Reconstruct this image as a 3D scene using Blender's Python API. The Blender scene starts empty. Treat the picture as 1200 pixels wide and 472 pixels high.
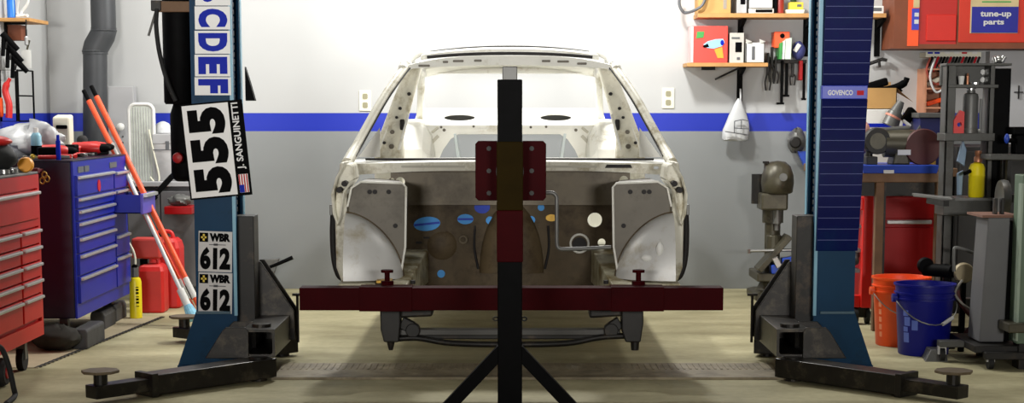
import bpy, bmesh, math, random
from mathutils import Vector, Matrix, Euler
random.seed(7)
SC = bpy.context.scene
COL = SC.collection
PI = math.pi

# ------------------------------------------------------------------ camera
F = 2050.0
PITCH = math.atan(273.0/F)
CP, SP = math.cos(PITCH), math.sin(PITCH)
EYE = 1.25
cd = bpy.data.cameras.new('camera')
cam = bpy.data.objects.new('camera', cd); COL.objects.link(cam)
cam.location = (0, 0, EYE)
cam.rotation_euler = (PI/2 - PITCH, 0, 0)
cd.sensor_fit = 'HORIZONTAL'; cd.sensor_width = 36.0
cd.lens = 36.0*F/1200.0
cd.shift_y = 164.0/1200.0
cd.clip_start = .05
SC.camera = cam

# measuring helpers: a picture measurement turned into metres at a known distance Y
def Zat(py, Y):
    t = (400.0-py)/F
    return EYE + Y*(t*CP-SP)/(CP+t*SP)
def Xat(px, Y, Z=1.0):
    return (px-600.0)*(Y*CP-(Z-EYE)*SP)/F
def W(px, py, Y):
    z = Zat(py, Y)
    return (Xat(px, Y, z), Y, z)
def G(px, py, Z=0.0):
    t = (400.0-py)/F
    Y = (Z-EYE)*(CP+t*SP)/(t*CP-SP)
    return (Xat(px, Y, Z), Y, Z)

# ------------------------------------------------------------------ materials
def lin(c):
    c = c/255.0
    return c/12.92 if c <= .04045 else ((c+.055)/1.055)**2.4
def rgb(c): return (lin(c[0]), lin(c[1]), lin(c[2]), 1)
MATS = {}
def mat(name, col, rough=.5, metal=0.0, dirt=None, amt=.35, scale=6.0, var=.12, bump=0.0, spec=None, coat=0.0, trans=0.0):
    if name in MATS: return MATS[name]
    m = bpy.data.materials.new(name); m.use_nodes = True
    nt = m.node_tree; N = nt.nodes; L = nt.links
    b = N['Principled BSDF']
    b.inputs['Roughness'].default_value = rough
    b.inputs['Metallic'].default_value = metal
    if spec is not None: b.inputs['Specular IOR Level'].default_value = spec
    if coat: b.inputs['Coat Weight'].default_value = coat
    if trans: b.inputs['Transmission Weight'].default_value = trans
    tc = N.new('ShaderNodeTexCoord')
    n1 = N.new('ShaderNodeTexNoise'); n1.inputs['Scale'].default_value = scale; n1.inputs['Detail'].default_value = 6
    L.new(tc.outputs['Object'], n1.inputs['Vector'])
    r1 = N.new('ShaderNodeValToRGB')
    a = rgb(col)
    r1.color_ramp.elements[0].position = .3; r1.color_ramp.elements[1].position = .7
    r1.color_ramp.elements[0].color = tuple(x*(1-var) for x in a[:3])+(1,)
    r1.color_ramp.elements[1].color = tuple(min(1, x*(1+var)) for x in a[:3])+(1,)
    L.new(n1.outputs['Fac'], r1.inputs['Fac'])
    out = r1.outputs['Color']
    if dirt is not None:
        n2 = N.new('ShaderNodeTexNoise'); n2.inputs['Scale'].default_value = scale*.55; n2.inputs['Detail'].default_value = 9
        n2.inputs['Roughness'].default_value = .7
        L.new(tc.outputs['Object'], n2.inputs['Vector'])
        r2 = N.new('ShaderNodeValToRGB')
        r2.color_ramp.elements[0].position = .66-amt*.5; r2.color_ramp.elements[1].position = .78-amt*.35
        L.new(n2.outputs['Fac'], r2.inputs['Fac'])
        mx = N.new('ShaderNodeMix'); mx.data_type = 'RGBA'
        L.new(r2.outputs['Color'], mx.inputs[0]); L.new(out, mx.inputs[6])
        mx.inputs[7].default_value = rgb(dirt)
        out = mx.outputs[2]
    L.new(out, b.inputs['Base Color'])
    if bump:
        bp = N.new('ShaderNodeBump'); bp.inputs['Strength'].default_value = bump; bp.inputs['Distance'].default_value = .01
        L.new(n1.outputs['Fac'], bp.inputs['Height']); L.new(bp.outputs['Normal'], b.inputs['Normal'])
    MATS[name] = m
    return m

M_WHITEWALL = mat('wall_white_paint', (226, 226, 226), .7, scale=3, var=.02, bump=.05)
M_GREYWALL = mat('wall_grey_paint', (140, 142, 147), .6, scale=3, var=.03)
M_BLUEBAND = mat('wall_blue_paint', (18, 44, 176), .5, scale=3, var=.03)
M_CEIL = mat('ceiling_paint', (112, 110, 105), .8, scale=2, var=.02)  # unseen ceiling, made dark so less light bounces into the floor shadow
M_BLACK = mat('black_paint', (6, 6, 7), .6, scale=20, var=.3, spec=.06)
M_DARK = mat('dark_iron', (26, 24, 22), .5, .35, dirt=(70, 58, 46), amt=.25, scale=14, var=.25)
M_ARM = mat('worn_black_steel', (32, 29, 26), .38, .4, dirt=(74, 67, 56), amt=.3, scale=18, var=.3)
M_RUBBER = mat('black_rubber', (20, 20, 21), .75, scale=30, var=.2)
M_TEAL = mat('teal_paint', (6, 54, 86), .45, dirt=(4, 34, 52), amt=.2, scale=5, var=.1, spec=.12)
M_TEALEDGE = mat('pale_blue_paint', (110, 165, 190), .4, scale=8, var=.1)
M_PAD = mat('navy_vinyl', (11, 18, 76), .5, dirt=(8, 36, 78), amt=.3, scale=4, var=.12, spec=.08)
M_PADSEAM = mat('navy_seam', (34, 48, 118), .5, scale=6, var=.1)
M_PADLABEL = mat('blue_vinyl', (62, 76, 190), .4, scale=6, var=.08)
M_SIGNWHITE = mat('sign_white', (238, 238, 237), .5, scale=5, var=.02)
M_STICKER = mat('sticker_grey', (200, 199, 198), .5, scale=9, var=.05)
M_INKBLUE = mat('blue_ink', (14, 36, 168), .45, var=.03, spec=.08)
M_INKBLACK = mat('black_ink', (5, 5, 6), .7, var=.03, spec=.06)
M_INKWHITE = mat('white_ink', (225, 225, 225), .5, var=.02)
M_INKRED = mat('red_ink', (190, 40, 50), .5, var=.03, spec=.08)
M_INKYEL = mat('yellow_ink', (225, 196, 60), .5, var=.03)
M_INKGREEN = mat('green_ink', (60, 150, 70), .5, var=.05)
M_INKGREY = mat('grey_ink', (90, 92, 96), .5, var=.05)
M_MAROON = mat('maroon_paint', (52, 2, 6), .5, dirt=(38, 2, 4), amt=.2, scale=7, var=.12, spec=.03)
M_OCHRE = mat('ochre_paint', (38, 28, 4), .6, scale=7, var=.2, spec=.03)
M_CAR = mat('stripped_white_paint', (226, 225, 217), .42, dirt=(172, 164, 138), amt=.22, scale=9, var=.06, bump=.06)
M_CARGRIME = mat('grimy_white_paint', (218, 215, 200), .5, dirt=(150, 138, 104), amt=.34, scale=13, var=.08, bump=.1)
M_CARRUST = mat('dirty_white_paint', (200, 196, 172), .55, dirt=(122, 106, 64), amt=.5, scale=14, var=.1, bump=.1)
M_CARGREY = mat('grey_brown_panel', (94, 87, 74), .5, dirt=(68, 60, 44), amt=.35, scale=10, var=.1, bump=.05)  # grey brown tone, darker than the body white
M_DOME = mat('bare_pale_metal', (206, 206, 204), .4, .15, dirt=(176, 168, 150), amt=.25, scale=8, var=.06)
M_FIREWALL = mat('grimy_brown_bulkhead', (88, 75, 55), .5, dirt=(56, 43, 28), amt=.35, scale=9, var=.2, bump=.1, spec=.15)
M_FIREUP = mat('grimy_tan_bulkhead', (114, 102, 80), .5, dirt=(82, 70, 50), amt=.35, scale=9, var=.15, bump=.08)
M_TAPE = mat('blue_masking_tape', (70, 160, 238), .6, scale=20, var=.1)
M_TAPEDARK = mat('dark_blue_tape', (22, 62, 190), .6, scale=20, var=.1)
M_TAPEWHITE = mat('white_plug', (236, 238, 236), .6, var=.03)
M_SEALGAP = mat('black_seal_and_gap', (26, 22, 22), .7, scale=20, var=.2)  # seals, and the painted dark of holes and slots
M_BRASS = mat('tarnished_brass', (170, 134, 56), .4, .6, scale=18, var=.2)
M_STEEL = mat('bright_steel', (170, 170, 168), .3, .85, scale=20, var=.1)
M_GREYSTEEL = mat('grey_steel', (100, 100, 98), .45, .4, dirt=(82, 76, 68), amt=.25, scale=12, var=.12)
M_ALU = mat('brushed_aluminium', (190, 190, 190), .32, .6, scale=20, var=.08)
M_CHESTBLUE = mat('blue_enamel', (20, 34, 152), .4, scale=4, var=.08, spec=.25)
M_CHESTNAVY = mat('navy_enamel', (18, 12, 44), .35, scale=4, var=.1)
M_CHESTRED = mat('red_enamel', (204, 30, 26), .4, scale=4, var=.07, spec=.25)
M_CABRED = mat('crimson_enamel', (150, 10, 14), .4, scale=4, var=.1, spec=.25)
M_ORANGE = mat('orange_plastic', (244, 84, 24), .4, scale=7, var=.06)
M_POLE = mat('orange_fibreglass', (240, 88, 40), .45, scale=10, var=.06)
M_CABORANGE = mat('orange_red_cabinet', (196, 42, 12), .4, scale=4, var=.1)
M_BUCKETBLUE = mat('blue_plastic', (14, 20, 122), .4, scale=6, var=.06, spec=.3)
M_REDPLASTIC = mat('red_plastic', (206, 36, 34), .4, scale=7, var=.08)
M_YELLOW = mat('yellow_enamel', (236, 216, 20), .35, scale=7, var=.05)
M_WOOD = mat('shelf_pine', (190, 142, 84), .6, scale=10, var=.15)
M_WOODDARK = mat('dark_timber', (112, 84, 60), .7, scale=10, var=.2)
M_WOODTRIM = mat('brown_timber', (120, 62, 34), .6, scale=8, var=.15)
M_CARD = mat('cardboard', (196, 152, 92), .8, scale=8, var=.07)
M_WHITEPL = mat('white_plastic', (226, 226, 222), .45, scale=8, var=.03)
M_CREAMPL = mat('cream_plastic', (228, 226, 206), .5, scale=8, var=.03)
M_BAG = mat('milky_plastic_film', (198, 200, 202), .35, scale=14, var=.08, bump=.3)
M_PANELGREY = mat('pale_grey_enamel', (172, 172, 174), .5, scale=5, var=.05)
M_DUCT = mat('charcoal_duct', (66, 68, 71), .5, .3, scale=5, var=.12)
M_CABGREY = mat('slate_grey_paint', (96, 96, 98), .55, scale=5, var=.1)
M_MESH = mat('frosted_grille', (196, 202, 192), .5, scale=20, var=.12)
M_OLIVE = mat('olive_grey_casting', (74, 70, 56), .4, .3, dirt=(46, 42, 34), amt=.35, scale=12, var=.15)
M_BLUECLOTH = mat('blue_cloth', (44, 76, 190), .8, scale=20, var=.15)
M_BENCHBLUE = mat('blue_tray', (30, 66, 170), .4, scale=6, var=.1)
M_PLATE = mat('tread_plate', (150, 138, 112), .6, 0, dirt=(112, 100, 78), amt=.4, scale=9, var=.15)
M_MATBEIGE = mat('beige_mat', (178, 164, 134), .8, scale=12, var=.08)
M_WINE = mat('dark_red_disc', (70, 22, 20), .6, scale=10, var=.2)
M_GREENBOX = mat('green_grey_paint', (92, 112, 92), .5, scale=6, var=.1)
M_LILAC = mat('violet_enamel', (84, 72, 176), .4, var=.1)

def floor_material():
    m = bpy.data.materials.new('sealed_concrete'); m.use_nodes = True
    nt = m.node_tree; N = nt.nodes; L = nt.links; b = N['Principled BSDF']
    tc = N.new('ShaderNodeTexCoord')
    def noise(s, d, sc=(1, 1, 1)):
        mp = N.new('ShaderNodeMapping'); mp.inputs['Scale'].default_value = sc
        L.new(tc.outputs['Object'], mp.inputs['Vector'])
        n = N.new('ShaderNodeTexNoise'); n.inputs['Scale'].default_value = s; n.inputs['Detail'].default_value = d
        L.new(mp.outputs['Vector'], n.inputs['Vector']); return n
    n1 = noise(1.6, 8, (1, 2.2, 1)); n2 = noise(24, 6)
    r = N.new('ShaderNodeValToRGB'); e = r.color_ramp.elements
    e[0].position = .3; e[0].color = rgb((152, 144, 110)); e[1].position = .72; e[1].color = rgb((200, 193, 156))
    L.new(n1.outputs['Fac'], r.inputs['Fac'])
    r2 = N.new('ShaderNodeValToRGB'); e = r2.color_ramp.elements
    e[0].position = .35; e[0].color = (.82, .82, .82, 1); e[1].position = .7; e[1].color = (1, 1, 1, 1)
    L.new(n2.outputs['Fac'], r2.inputs['Fac'])
    mx = N.new('ShaderNodeMix'); mx.data_type = 'RGBA'; mx.blend_type = 'MULTIPLY'; mx.inputs[0].default_value = .7
    L.new(r.outputs['Color'], mx.inputs[6]); L.new(r2.outputs['Color'], mx.inputs[7])
    L.new(mx.outputs[2], b.inputs['Base Color'])
    rr = N.new('ShaderNodeMapRange'); rr.inputs['To Min'].default_value = .55; rr.inputs['To Max'].default_value = .75; b.inputs['Specular IOR Level'].default_value = .2
    L.new(n1.outputs['Fac'], rr.inputs['Value']); L.new(rr.outputs['Result'], b.inputs['Roughness'])
    return m
M_FLOOR = floor_material()

# ------------------------------------------------------------------ mesh builder
class MB:
    def __init__(s): s.v = []; s.f = []
    def add(s, vs, fs):
        n = len(s.v); s.v += [tuple(p) for p in vs]; s.f += [tuple(i+n for i in f) for f in fs]; return s
    def box(s, x0, x1, y0, y1, z0, z1):
        x0, x1 = min(x0, x1), max(x0, x1); y0, y1 = min(y0, y1), max(y0, y1); z0, z1 = min(z0, z1), max(z0, z1)
        return s.add([(x0,y0,z0),(x1,y0,z0),(x1,y1,z0),(x0,y1,z0),(x0,y0,z1),(x1,y0,z1),(x1,y1,z1),(x0,y1,z1)],
                     [(0,3,2,1),(4,5,6,7),(0,1,5,4),(1,2,6,5),(2,3,7,6),(3,0,4,7)])
    def obox(s, c, size, rot=(0,0,0)):
        R = Euler(rot).to_matrix(); c = Vector(c); o = MB().box(-size[0]/2,size[0]/2,-size[1]/2,size[1]/2,-size[2]/2,size[2]/2)
        return s.add([c+R@Vector(p) for p in o.v], o.f)
    def bar(s, p0, p1, w, h, up=(0,0,1)):
        p0, p1 = Vector(p0), Vector(p1); d = (p1-p0).normalized(); u = Vector(up)
        a = d.cross(u)
        if a.length < 1e-4: a = d.cross(Vector((1,0,0)))
        a.normalize(); b = a.cross(d).normalized(); vs = []
        for p in (p0, p1):
            for i, j in ((-1,-1),(1,-1),(1,1),(-1,1)): vs.append(p+a*(i*w/2)+b*(j*h/2))
        return s.add(vs, [(0,1,2,3),(7,6,5,4),(0,4,5,1),(1,5,6,2),(2,6,7,3),(3,7,4,0)])
    def prism(s, pts, plane, a, b):
        n = len(pts)
        def q(p, t):
            if plane == 'xz': return (p[0], t, p[1])
            if plane == 'yz': return (t, p[0], p[1])
            return (p[0], p[1], t)
        vs = [q(p, a) for p in pts]+[q(p, b) for p in pts]
        fs = [tuple(range(n)), tuple(range(2*n-1, n-1, -1))]+[(i, i+n, (i+1)%n+n, (i+1)%n) for i in range(n)]
        return s.add(vs, fs)
    def loft(s, rings, cap=True, closed=True):
        n = len(rings[0]); vs = [p for r in rings for p in r]; fs = []
        for k in range(len(rings)-1):
            for i in range(n if closed else n-1):
                j = (i+1) % n; fs.append((k*n+i, k*n+j, (k+1)*n+j, (k+1)*n+i))
        if cap and closed:
            fs.append(tuple(range(n-1, -1, -1))); fs.append(tuple((len(rings)-1)*n+i for i in range(n)))
        return s.add(vs, fs)
    def cyl(s, p0, p1, r0, r1=None, n=16):
        r1 = r0 if r1 is None else r1
        p0, p1 = Vector(p0), Vector(p1); d = (p1-p0).normalized()
        a = d.orthogonal().normalized(); b = d.cross(a)
        rings = [[p+a*(r*math.cos(2*PI*i/n))+b*(r*math.sin(2*PI*i/n)) for i in range(n)] for p, r in ((p0,r0),(p1,r1))]
        return s.loft(rings)
    def tube(s, pts, r, n=8, closed=False):
        P = [Vector(p) for p in pts]; m = len(P); rings = []; a = None
        for k in range(m):
            if closed: d = P[(k+1)%m]-P[k-1]
            else: d = P[min(k+1,m-1)]-P[max(k-1,0)]
            d.normalize()
            a = d.orthogonal() if a is None else a-d*a.dot(d)
            a.normalize(); b = d.cross(a)
            rr = r[k] if isinstance(r, (list, tuple)) else r
            rings.append([P[k]+a*(rr*math.cos(2*PI*i/n))+b*(rr*math.sin(2*PI*i/n)) for i in range(n)])
        if closed: rings.append(rings[0])
        return s.loft(rings, cap=not closed)
    def lathe(s, prof, c=(0,0,0), n=24, axis='z', cap=True):
        c = Vector(c); rings = []
        for r, h in prof:
            ring = []
            for i in range(n):
                x, y = r*math.cos(2*PI*i/n), r*math.sin(2*PI*i/n)
                p = {'z': (x,y,h), 'y': (x,h,y), 'x': (h,x,y)}[axis]
                ring.append(c+Vector(p))
            rings.append(ring)
        return s.loft(rings, cap=cap)
    def ball(s, c, r, n=16, m=10):
        if not isinstance(r, (list, tuple)): r = (r,r,r)
        rings = []
        for k in range(m+1):
            t = -PI/2+PI*k/m; q = max(math.cos(t), .001)
            rings.append([(c[0]+r[0]*q*math.cos(2*PI*i/n), c[1]+r[1]*q*math.sin(2*PI*i/n), c[2]+r[2]*math.sin(t)) for i in range(n)])
        return s.loft(rings)
    def mesh(s, me, mtx):
        return s.add([mtx@v.co for v in me.vertices], [tuple(p.vertices) for p in me.polygons])

def smooth_pts(pts, k=6):
    P = [Vector(p) for p in pts]; out = []
    for i in range(len(P)-1):
        p0, p1, p2, p3 = P[max(i-1,0)], P[i], P[i+1], P[min(i+2,len(P)-1)]
        for j in range(k):
            t = j/k
            out.append(.5*((2*p1)+(-p0+p2)*t+(2*p0-5*p1+4*p2-p3)*t*t+(-p0+3*p1-3*p2+p3)*t**3))
    out.append(P[-1]); return out

def plate(outline, holes, plane, at, thick):
    """a panel cut from sheet: polygon with holes; returns an MB"""
    cu = bpy.data.curves.new('tmp', 'CURVE'); cu.dimensions = '2D'; cu.fill_mode = 'BOTH'; cu.extrude = thick/2
    for loop in [outline]+list(holes):
        sp = cu.splines.new('POLY'); sp.points.add(len(loop)-1); sp.use_cyclic_u = True
        for i, p in enumerate(loop): sp.points[i].co = (p[0], p[1], 0, 1)
    ob = bpy.data.objects.new('tmp', cu)
    me = bpy.data.meshes.new_from_object(ob)
    mtx = {'xz': Matrix(((1,0,0,0),(0,0,-1,at),(0,1,0,0),(0,0,0,1))),
           'yz': Matrix(((0,0,1,at),(1,0,0,0),(0,1,0,0),(0,0,0,1))),
           'xy': Matrix(((1,0,0,0),(0,1,0,0),(0,0,1,at),(0,0,0,1)))}[plane]
    mb = MB().mesh(me, mtx)
    bpy.data.objects.remove(ob); bpy.data.curves.remove(cu); bpy.data.meshes.remove(me)
    return mb
def circ(cx, cz, r, n=18, rz=None):
    rz = r if rz is None else rz
    return [(cx+r*math.cos(2*PI*i/n), cz+rz*math.sin(2*PI*i/n)) for i in range(n)]
def rrect(x0, x1, z0, z1, r, n=5):
    pts = []
    for cx, cz, a in ((x1-r,z1-r,0),(x0+r,z1-r,90),(x0+r,z0+r,180),(x1-r,z0+r,270)):
        for i in range(n+1):
            t = math.radians(a+90*i/n); pts.append((cx+r*math.cos(t), cz+r*math.sin(t)))
    return pts

def text_mb(body, c, right, up, w, h, bold=.02, thick=.0012, mb=None, space=1.0):
    """lettering fitted to w x h around c"""
    cu = bpy.data.curves.new('tmp', 'FONT'); cu.body = body; cu.size = 1; cu.offset = bold; cu.extrude = .001
    cu.align_x = 'CENTER'; cu.space_character = space; cu.resolution_u = 4
    ob = bpy.data.objects.new('tmp', cu); me = bpy.data.meshes.new_from_object(ob)
    xs = [v.co.x for v in me.vertices]; ys = [v.co.y for v in me.vertices]
    x0, x1, y0, y1 = min(xs), max(xs), min(ys), max(ys)
    R, U = Vector(right).normalized(), Vector(up).normalized(); Nn = R.cross(U); c = Vector(c)
    vs = [c+R*((v.co.x-(x0+x1)/2)*w/(x1-x0))+U*((v.co.y-(y0+y1)/2)*h/(y1-y0))+Nn*(v.co.z/.001*thick) for v in me.vertices]
    mb = mb or MB(); mb.add(vs, [tuple(p.vertices) for p in me.polygons])
    bpy.data.objects.remove(ob); bpy.data.curves.remove(cu); bpy.data.meshes.remove(me)
    return mb

# ------------------------------------------------------------------ objects
def base_of(o):
    v = Vector((0,0,0))
    while o: v += Vector(o.location); o = o.parent
    return v
def link(name, mb, m, parent=None, loc=(0,0,0), bev=0.0, smooth=None, local=False, label=None):
    org = Vector((0,0,0)) if local else (base_of(parent) if parent else Vector((0,0,0)))
    org = org+(Vector((0,0,0)) if local else Vector(loc))
    me = bpy.data.meshes.new(name)
    me.from_pydata([Vector(p)-org for p in mb.v], [], mb.f)
    bm = bmesh.new(); bm.from_mesh(me)
    bmesh.ops.recalc_face_normals(bm, faces=bm.faces)
    bm.to_mesh(me); bm.free()
    me.materials.append(m)
    o = bpy.data.objects.new(name, me); COL.objects.link(o); o.location = loc
    if parent: o.parent = parent
    if smooth is not None:
        me.shade_smooth(); me.set_sharp_from_angle(angle=math.radians(smooth))
    if bev:
        b = o.modifiers.new('bevel', 'BEVEL'); b.width = bev; b.segments = 2; b.limit_method = 'ANGLE'; b.angle_limit = math.radians(50)
        b.use_clamp_overlap = True
    if label: o['label'] = label
    return o
def thing(name, label, cat, loc=(0,0,0), group=None):
    o = bpy.data.objects.new(name, None); COL.objects.link(o); o.location = loc
    o.empty_display_size = .05
    o['label'] = label; o['category'] = cat
    if group: o['group'] = group
    return o
def tag(o, label, cat, group=None, kind=None):
    o['label'] = label; o['category'] = cat
    if group: o['group'] = group
    if kind: o['kind'] = kind
    return o
def solo(name, mb, m, label, cat, loc=None, group=None, bev=0, smooth=None, kind=None):
    if loc is None:
        xs = [p[0] for p in mb.v]; ys = [p[1] for p in mb.v]; zs = [p[2] for p in mb.v]
        loc = ((min(xs)+max(xs))/2, (min(ys)+max(ys))/2, min(zs))
    return tag(link(name, mb, m, None, loc, bev, smooth), label, cat, group, kind)
def struct(name, mb, m, label, parent=None, bev=0):
    o = link(name, mb, m, parent, bev=bev)
    if not parent: o['kind'] = 'structure'; o['label'] = label; o['category'] = name.split('_')[0]
    return o
def dup(o, loc, label=None, rotz=None, parent=None):
    c = o.copy(); COL.objects.link(c)
    if parent: c.parent = parent
    else: c.location = loc
    if label: c['label'] = label
    if rotz is not None: c.rotation_euler = (0, 0, rotz)
    for ch in list(o.children): dup(ch, None, parent=c)
    return c
# ================================================================== SETTING
YW = 12.19; XL = -3.19; XR = 4.3; YF = -1.5; ZC = 3.5
ZB0, ZB1 = Zat(156, YW), Zat(132.5, YW)
def wall_paint():
    m = bpy.data.materials.new('banded_wall_paint'); m.use_nodes = True
    nt = m.node_tree; N = nt.nodes; L = nt.links; b = N['Principled BSDF']; b.inputs['Roughness'].default_value = .55
    tc = N.new('ShaderNodeTexCoord'); sx = N.new('ShaderNodeSeparateXYZ'); L.new(tc.outputs['Object'], sx.inputs[0])
    mr = N.new('ShaderNodeMapRange'); mr.inputs['From Max'].default_value = 4.0; L.new(sx.outputs['Z'], mr.inputs['Value'])
    r = N.new('ShaderNodeValToRGB'); r.color_ramp.interpolation = 'CONSTANT'; e = r.color_ramp.elements
    e[0].position = 0; e[0].color = rgb((136, 139, 140)); e[1].position = ZB1/4; e[1].color = rgb((186, 187, 187))
    k = e.new(ZB0/4); k.color = rgb((16, 42, 172))
    L.new(mr.outputs['Result'], r.inputs['Fac'])
    n = N.new('ShaderNodeTexNoise'); n.inputs['Scale'].default_value = 2.2; n.inputs['Detail'].default_value = 5; L.new(tc.outputs['Object'], n.inputs['Vector'])
    r2 = N.new('ShaderNodeValToRGB'); r2.color_ramp.elements[0].color = (.93,.93,.93,1); r2.color_ramp.elements[1].color = (1,1,1,1); L.new(n.outputs['Fac'], r2.inputs['Fac'])
    mx = N.new('ShaderNodeMix'); mx.data_type = 'RGBA'; mx.blend_type = 'MULTIPLY'; mx.inputs[0].default_value = 1
    L.new(r.outputs['Color'], mx.inputs[6]); L.new(r2.outputs['Color'], mx.inputs[7]); L.new(mx.outputs[2], b.inputs['Base Color'])
    return m
M_BAND = wall_paint()
struct('floor', MB().box(XL-.1, XR+.1, YF-.1, YW+.1, -.12, 0), M_FLOOR, 'bare beige sealed concrete garage floor')
struct('wall_back', MB().box(XL-.1, XR+.1, YW, YW+.1, 0, ZC), M_BAND, 'back wall painted white over a blue band over grey')
struct('wall_left', MB().box(XL-.1, XL, YF, YW, 0, ZC), M_BAND, 'left side wall in the same white blue and grey paint')
struct('wall_right', MB().box(XR, XR+.1, YF, YW, 0, ZC), M_BAND, 'right side wall beyond the workbench')
struct('wall_front', MB().box(XL-.1, XR+.1, YF-.1, YF, 0, ZC), M_CABGREY, 'front wall behind the viewer')
struct('ceiling', MB().box(XL-.1, XR+.1, YF-.1, YW+.1, ZC, ZC+.1), M_CEIL, 'garage ceiling out of view, darkened to cut bounced light')

# outlets on the back wall
def outlet(px, py, label):
    x, _, z = W(px, py, YW)
    t = thing('wall_outlet', label, 'outlet', (x, YW, z-.075), 'wall outlets')
    link('cover_plate', MB().box(x-.042, x+.042, YW-.009, YW, z-.07, z+.07), M_CREAMPL, t, bev=.003)
    for k in (-1, 1):
        zz = z+k*.03
        link('socket', MB().prism(rrect(x-.018, x+.018, zz-.019, zz+.019, .01), 'xz', YW-.012, YW-.008), M_MESH if False else mat('socket_beige', (150, 146, 118), .5), t)
    return t
outlet(783, 115, 'cream double wall outlet above the blue band, right of the car')
outlet(428, 118, 'cream double wall outlet above the blue band, left of the car')

# cable cover between the posts
cp = MB().box(-1.12, 1.27, 8.04, 8.50, .0, .012)
for k in range(80): cp.box(-1.11+k*.0297, -1.098+k*.0297, 8.29, 8.47, .012, .0145)
solo('cable_cover_plate', cp, M_PLATE, 'long flat worn metal cover plate across the floor between the lift posts', 'cover plate', bev=.001)

# ================================================================== LIFT
LC = .064
def lift(s, label, rear):
    xi, xo = LC+s*1.39, LC+s*1.585
    t = thing('lift_post', label, 'car lift', (xo, 8.53, 0), 'two-post lift')
    T = .012
    C = [(xo,8.38),(xi,8.38),(xi,8.445),(xi+s*T,8.445),(xi+s*T,8.38+T),(xo-s*T,8.38+T),(xo-s*T,8.68-T),(xi+s*T,8.68-T),(xi+s*T,8.615),(xi,8.615),(xi,8.68),(xo,8.68)]
    link('column', MB().prism(C, 'xy', .02, 3.25), M_TEAL, t)
    e = MB().box(xi-s*.003, xi+s*.012, 8.376, 8.392, .26, 3.24)
    link('edge_strip', e, M_TEALEDGE, t)
    link('edge_strip', MB().box(xi-s*.003, xi+s*.003, 8.635, 8.683, .26, 3.24), M_TEALEDGE, t)
    link('base_plate', MB().box(xo-s*.015+s*.11, xi-s*.03, 8.36, 8.74, 0, .02), M_TEAL, t)
    link('side_gusset', MB().prism([(xo,.29),(xo,.02),(xo+s*.095,.02)], 'xz', 8.384, 8.396), M_TEAL, t)
    link('collar', MB().box(xo+s*.002, xi+s*.03, 8.371, 8.381, .268, .282), mat('dull_teal', (44, 80, 98), .45), t, bev=.002)
    link('carriage', MB().box(xi+s*.10, xi-s*.078, 8.455, 8.605, .16, .735), M_DARK, t, bev=.004)
    ch = MB()
    zz = .75
    while zz < 3.2:
        ch.box(xi+s*.02, xi+s*.045, 8.575, 8.60, zz, zz+.022); ch.box(xi+s*.028, xi+s*.037, 8.57, 8.605, zz+.018, zz+.034); zz += .034
    link('chain', ch, M_STEEL, t)
    # pivot housing: hollow square tube running front to back on the inner side
    a, b = xi-s*.075, xi-s*.225
    x0, x1 = min(a,b), max(a,b)
    hb = plate([(x0,.105),(x1,.105),(x1,.235),(x0,.235)], [rrect(x0+.012, x1-.012, .118, .222, .012)], 'xz', 8.42, .74)
    h = link('pivot_housing', hb, M_ARM, t, bev=.003)
    link('pivot_pin', MB().cyl(((x0+x1)/2, 8.15, .235), ((x0+x1)/2, 8.15, .25), .045, n=20), M_ARM, h)
    link('pivot_pin', MB().cyl(((x0+x1)/2, 8.70, .235), ((x0+x1)/2, 8.70, .25), .045, n=20), M_ARM, h)
    g = [(xi+s*.10,.10),(xi+s*.02,.225),(xi,.245),(xi-s*.09,.245),(xi-s*.105,.225),(xi-s*.105,.10)]
    link('front_gusset', MB().prism(g, 'xz', 8.04, 8.056), M_ARM, t, bev=.003)
    link('front_gusset', MB().prism(g, 'xz', 8.27, 8.286), M_ARM, t, bev=.003)
    for yy in (8.615, 8.745):
        gg = [(xi-s*.06,.50),(xi-s*.085,.50),(xi-s*.245,.255),(xi-s*.25,.11),(xi-s*.06,.11)]
        link('rear_gusset', MB().prism(gg, 'xz', yy, yy+.014), M_ARM, t, bev=.003)
    link('locking_pin', MB().cyl((xi-s*.255,8.68,.09),(xi-s*.255,8.68,.33),.007,n=8).cyl((xi-s*.28,8.68,.33),(xi-s*.23,8.68,.33),.007,n=8), M_ARM, t)
    def arm(p0, p1, name):
        p0, p1 = Vector(p0), Vector(p1); d = (p1-p0).normalized(); L = (p1-p0).length
        m = p0+d*(L*.72)
        o = link(name, MB().bar(p0-d*.06, m, .125, .088), M_ARM, t, bev=.004)
        n = Vector((-d.y, d.x, 0))
        link('end_stop', MB().bar(m-d*.012, m+d*.02, .135, .104), M_ARM, o, bev=.003)
        link('extension', MB().bar(m, p1+d*.05, .085, .056), M_ARM, o, bev=.003)
        link('pad_stem', MB().cyl((p1.x,p1.y,.03),(p1.x,p1.y,.13),.03,n=16), M_ARM, o)
        link('lift_pad', MB().cyl((p1.x,p1.y,.13),(p1.x,p1.y,.142),.082,n=8), mat('scuffed_pad', (104, 90, 70), .6, .2, scale=20, var=.2), o, bev=.002)
        link('pivot_foot', MB().cyl((p0.x,p0.y,.0),(p0.x,p0.y,.11),.04,n=16), M_ARM, o)
    xm = (x0+x1)/2
    arm((xm, 8.02, .06), (LC+s*1.825, 7.40, .052), 'front_arm')
    arm((xm, 8.84, .06), rear, 'rear_arm')
    return t, xi, xo
lt, lxi, lxo = lift(-1, 'left teal lift post carrying white race number signs', (-1.77, 9.38, .052))
rt, rxi, rxo = lift(1, 'right teal lift post wrapped in a navy door pad', (1.62, 9.9, .052))

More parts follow.
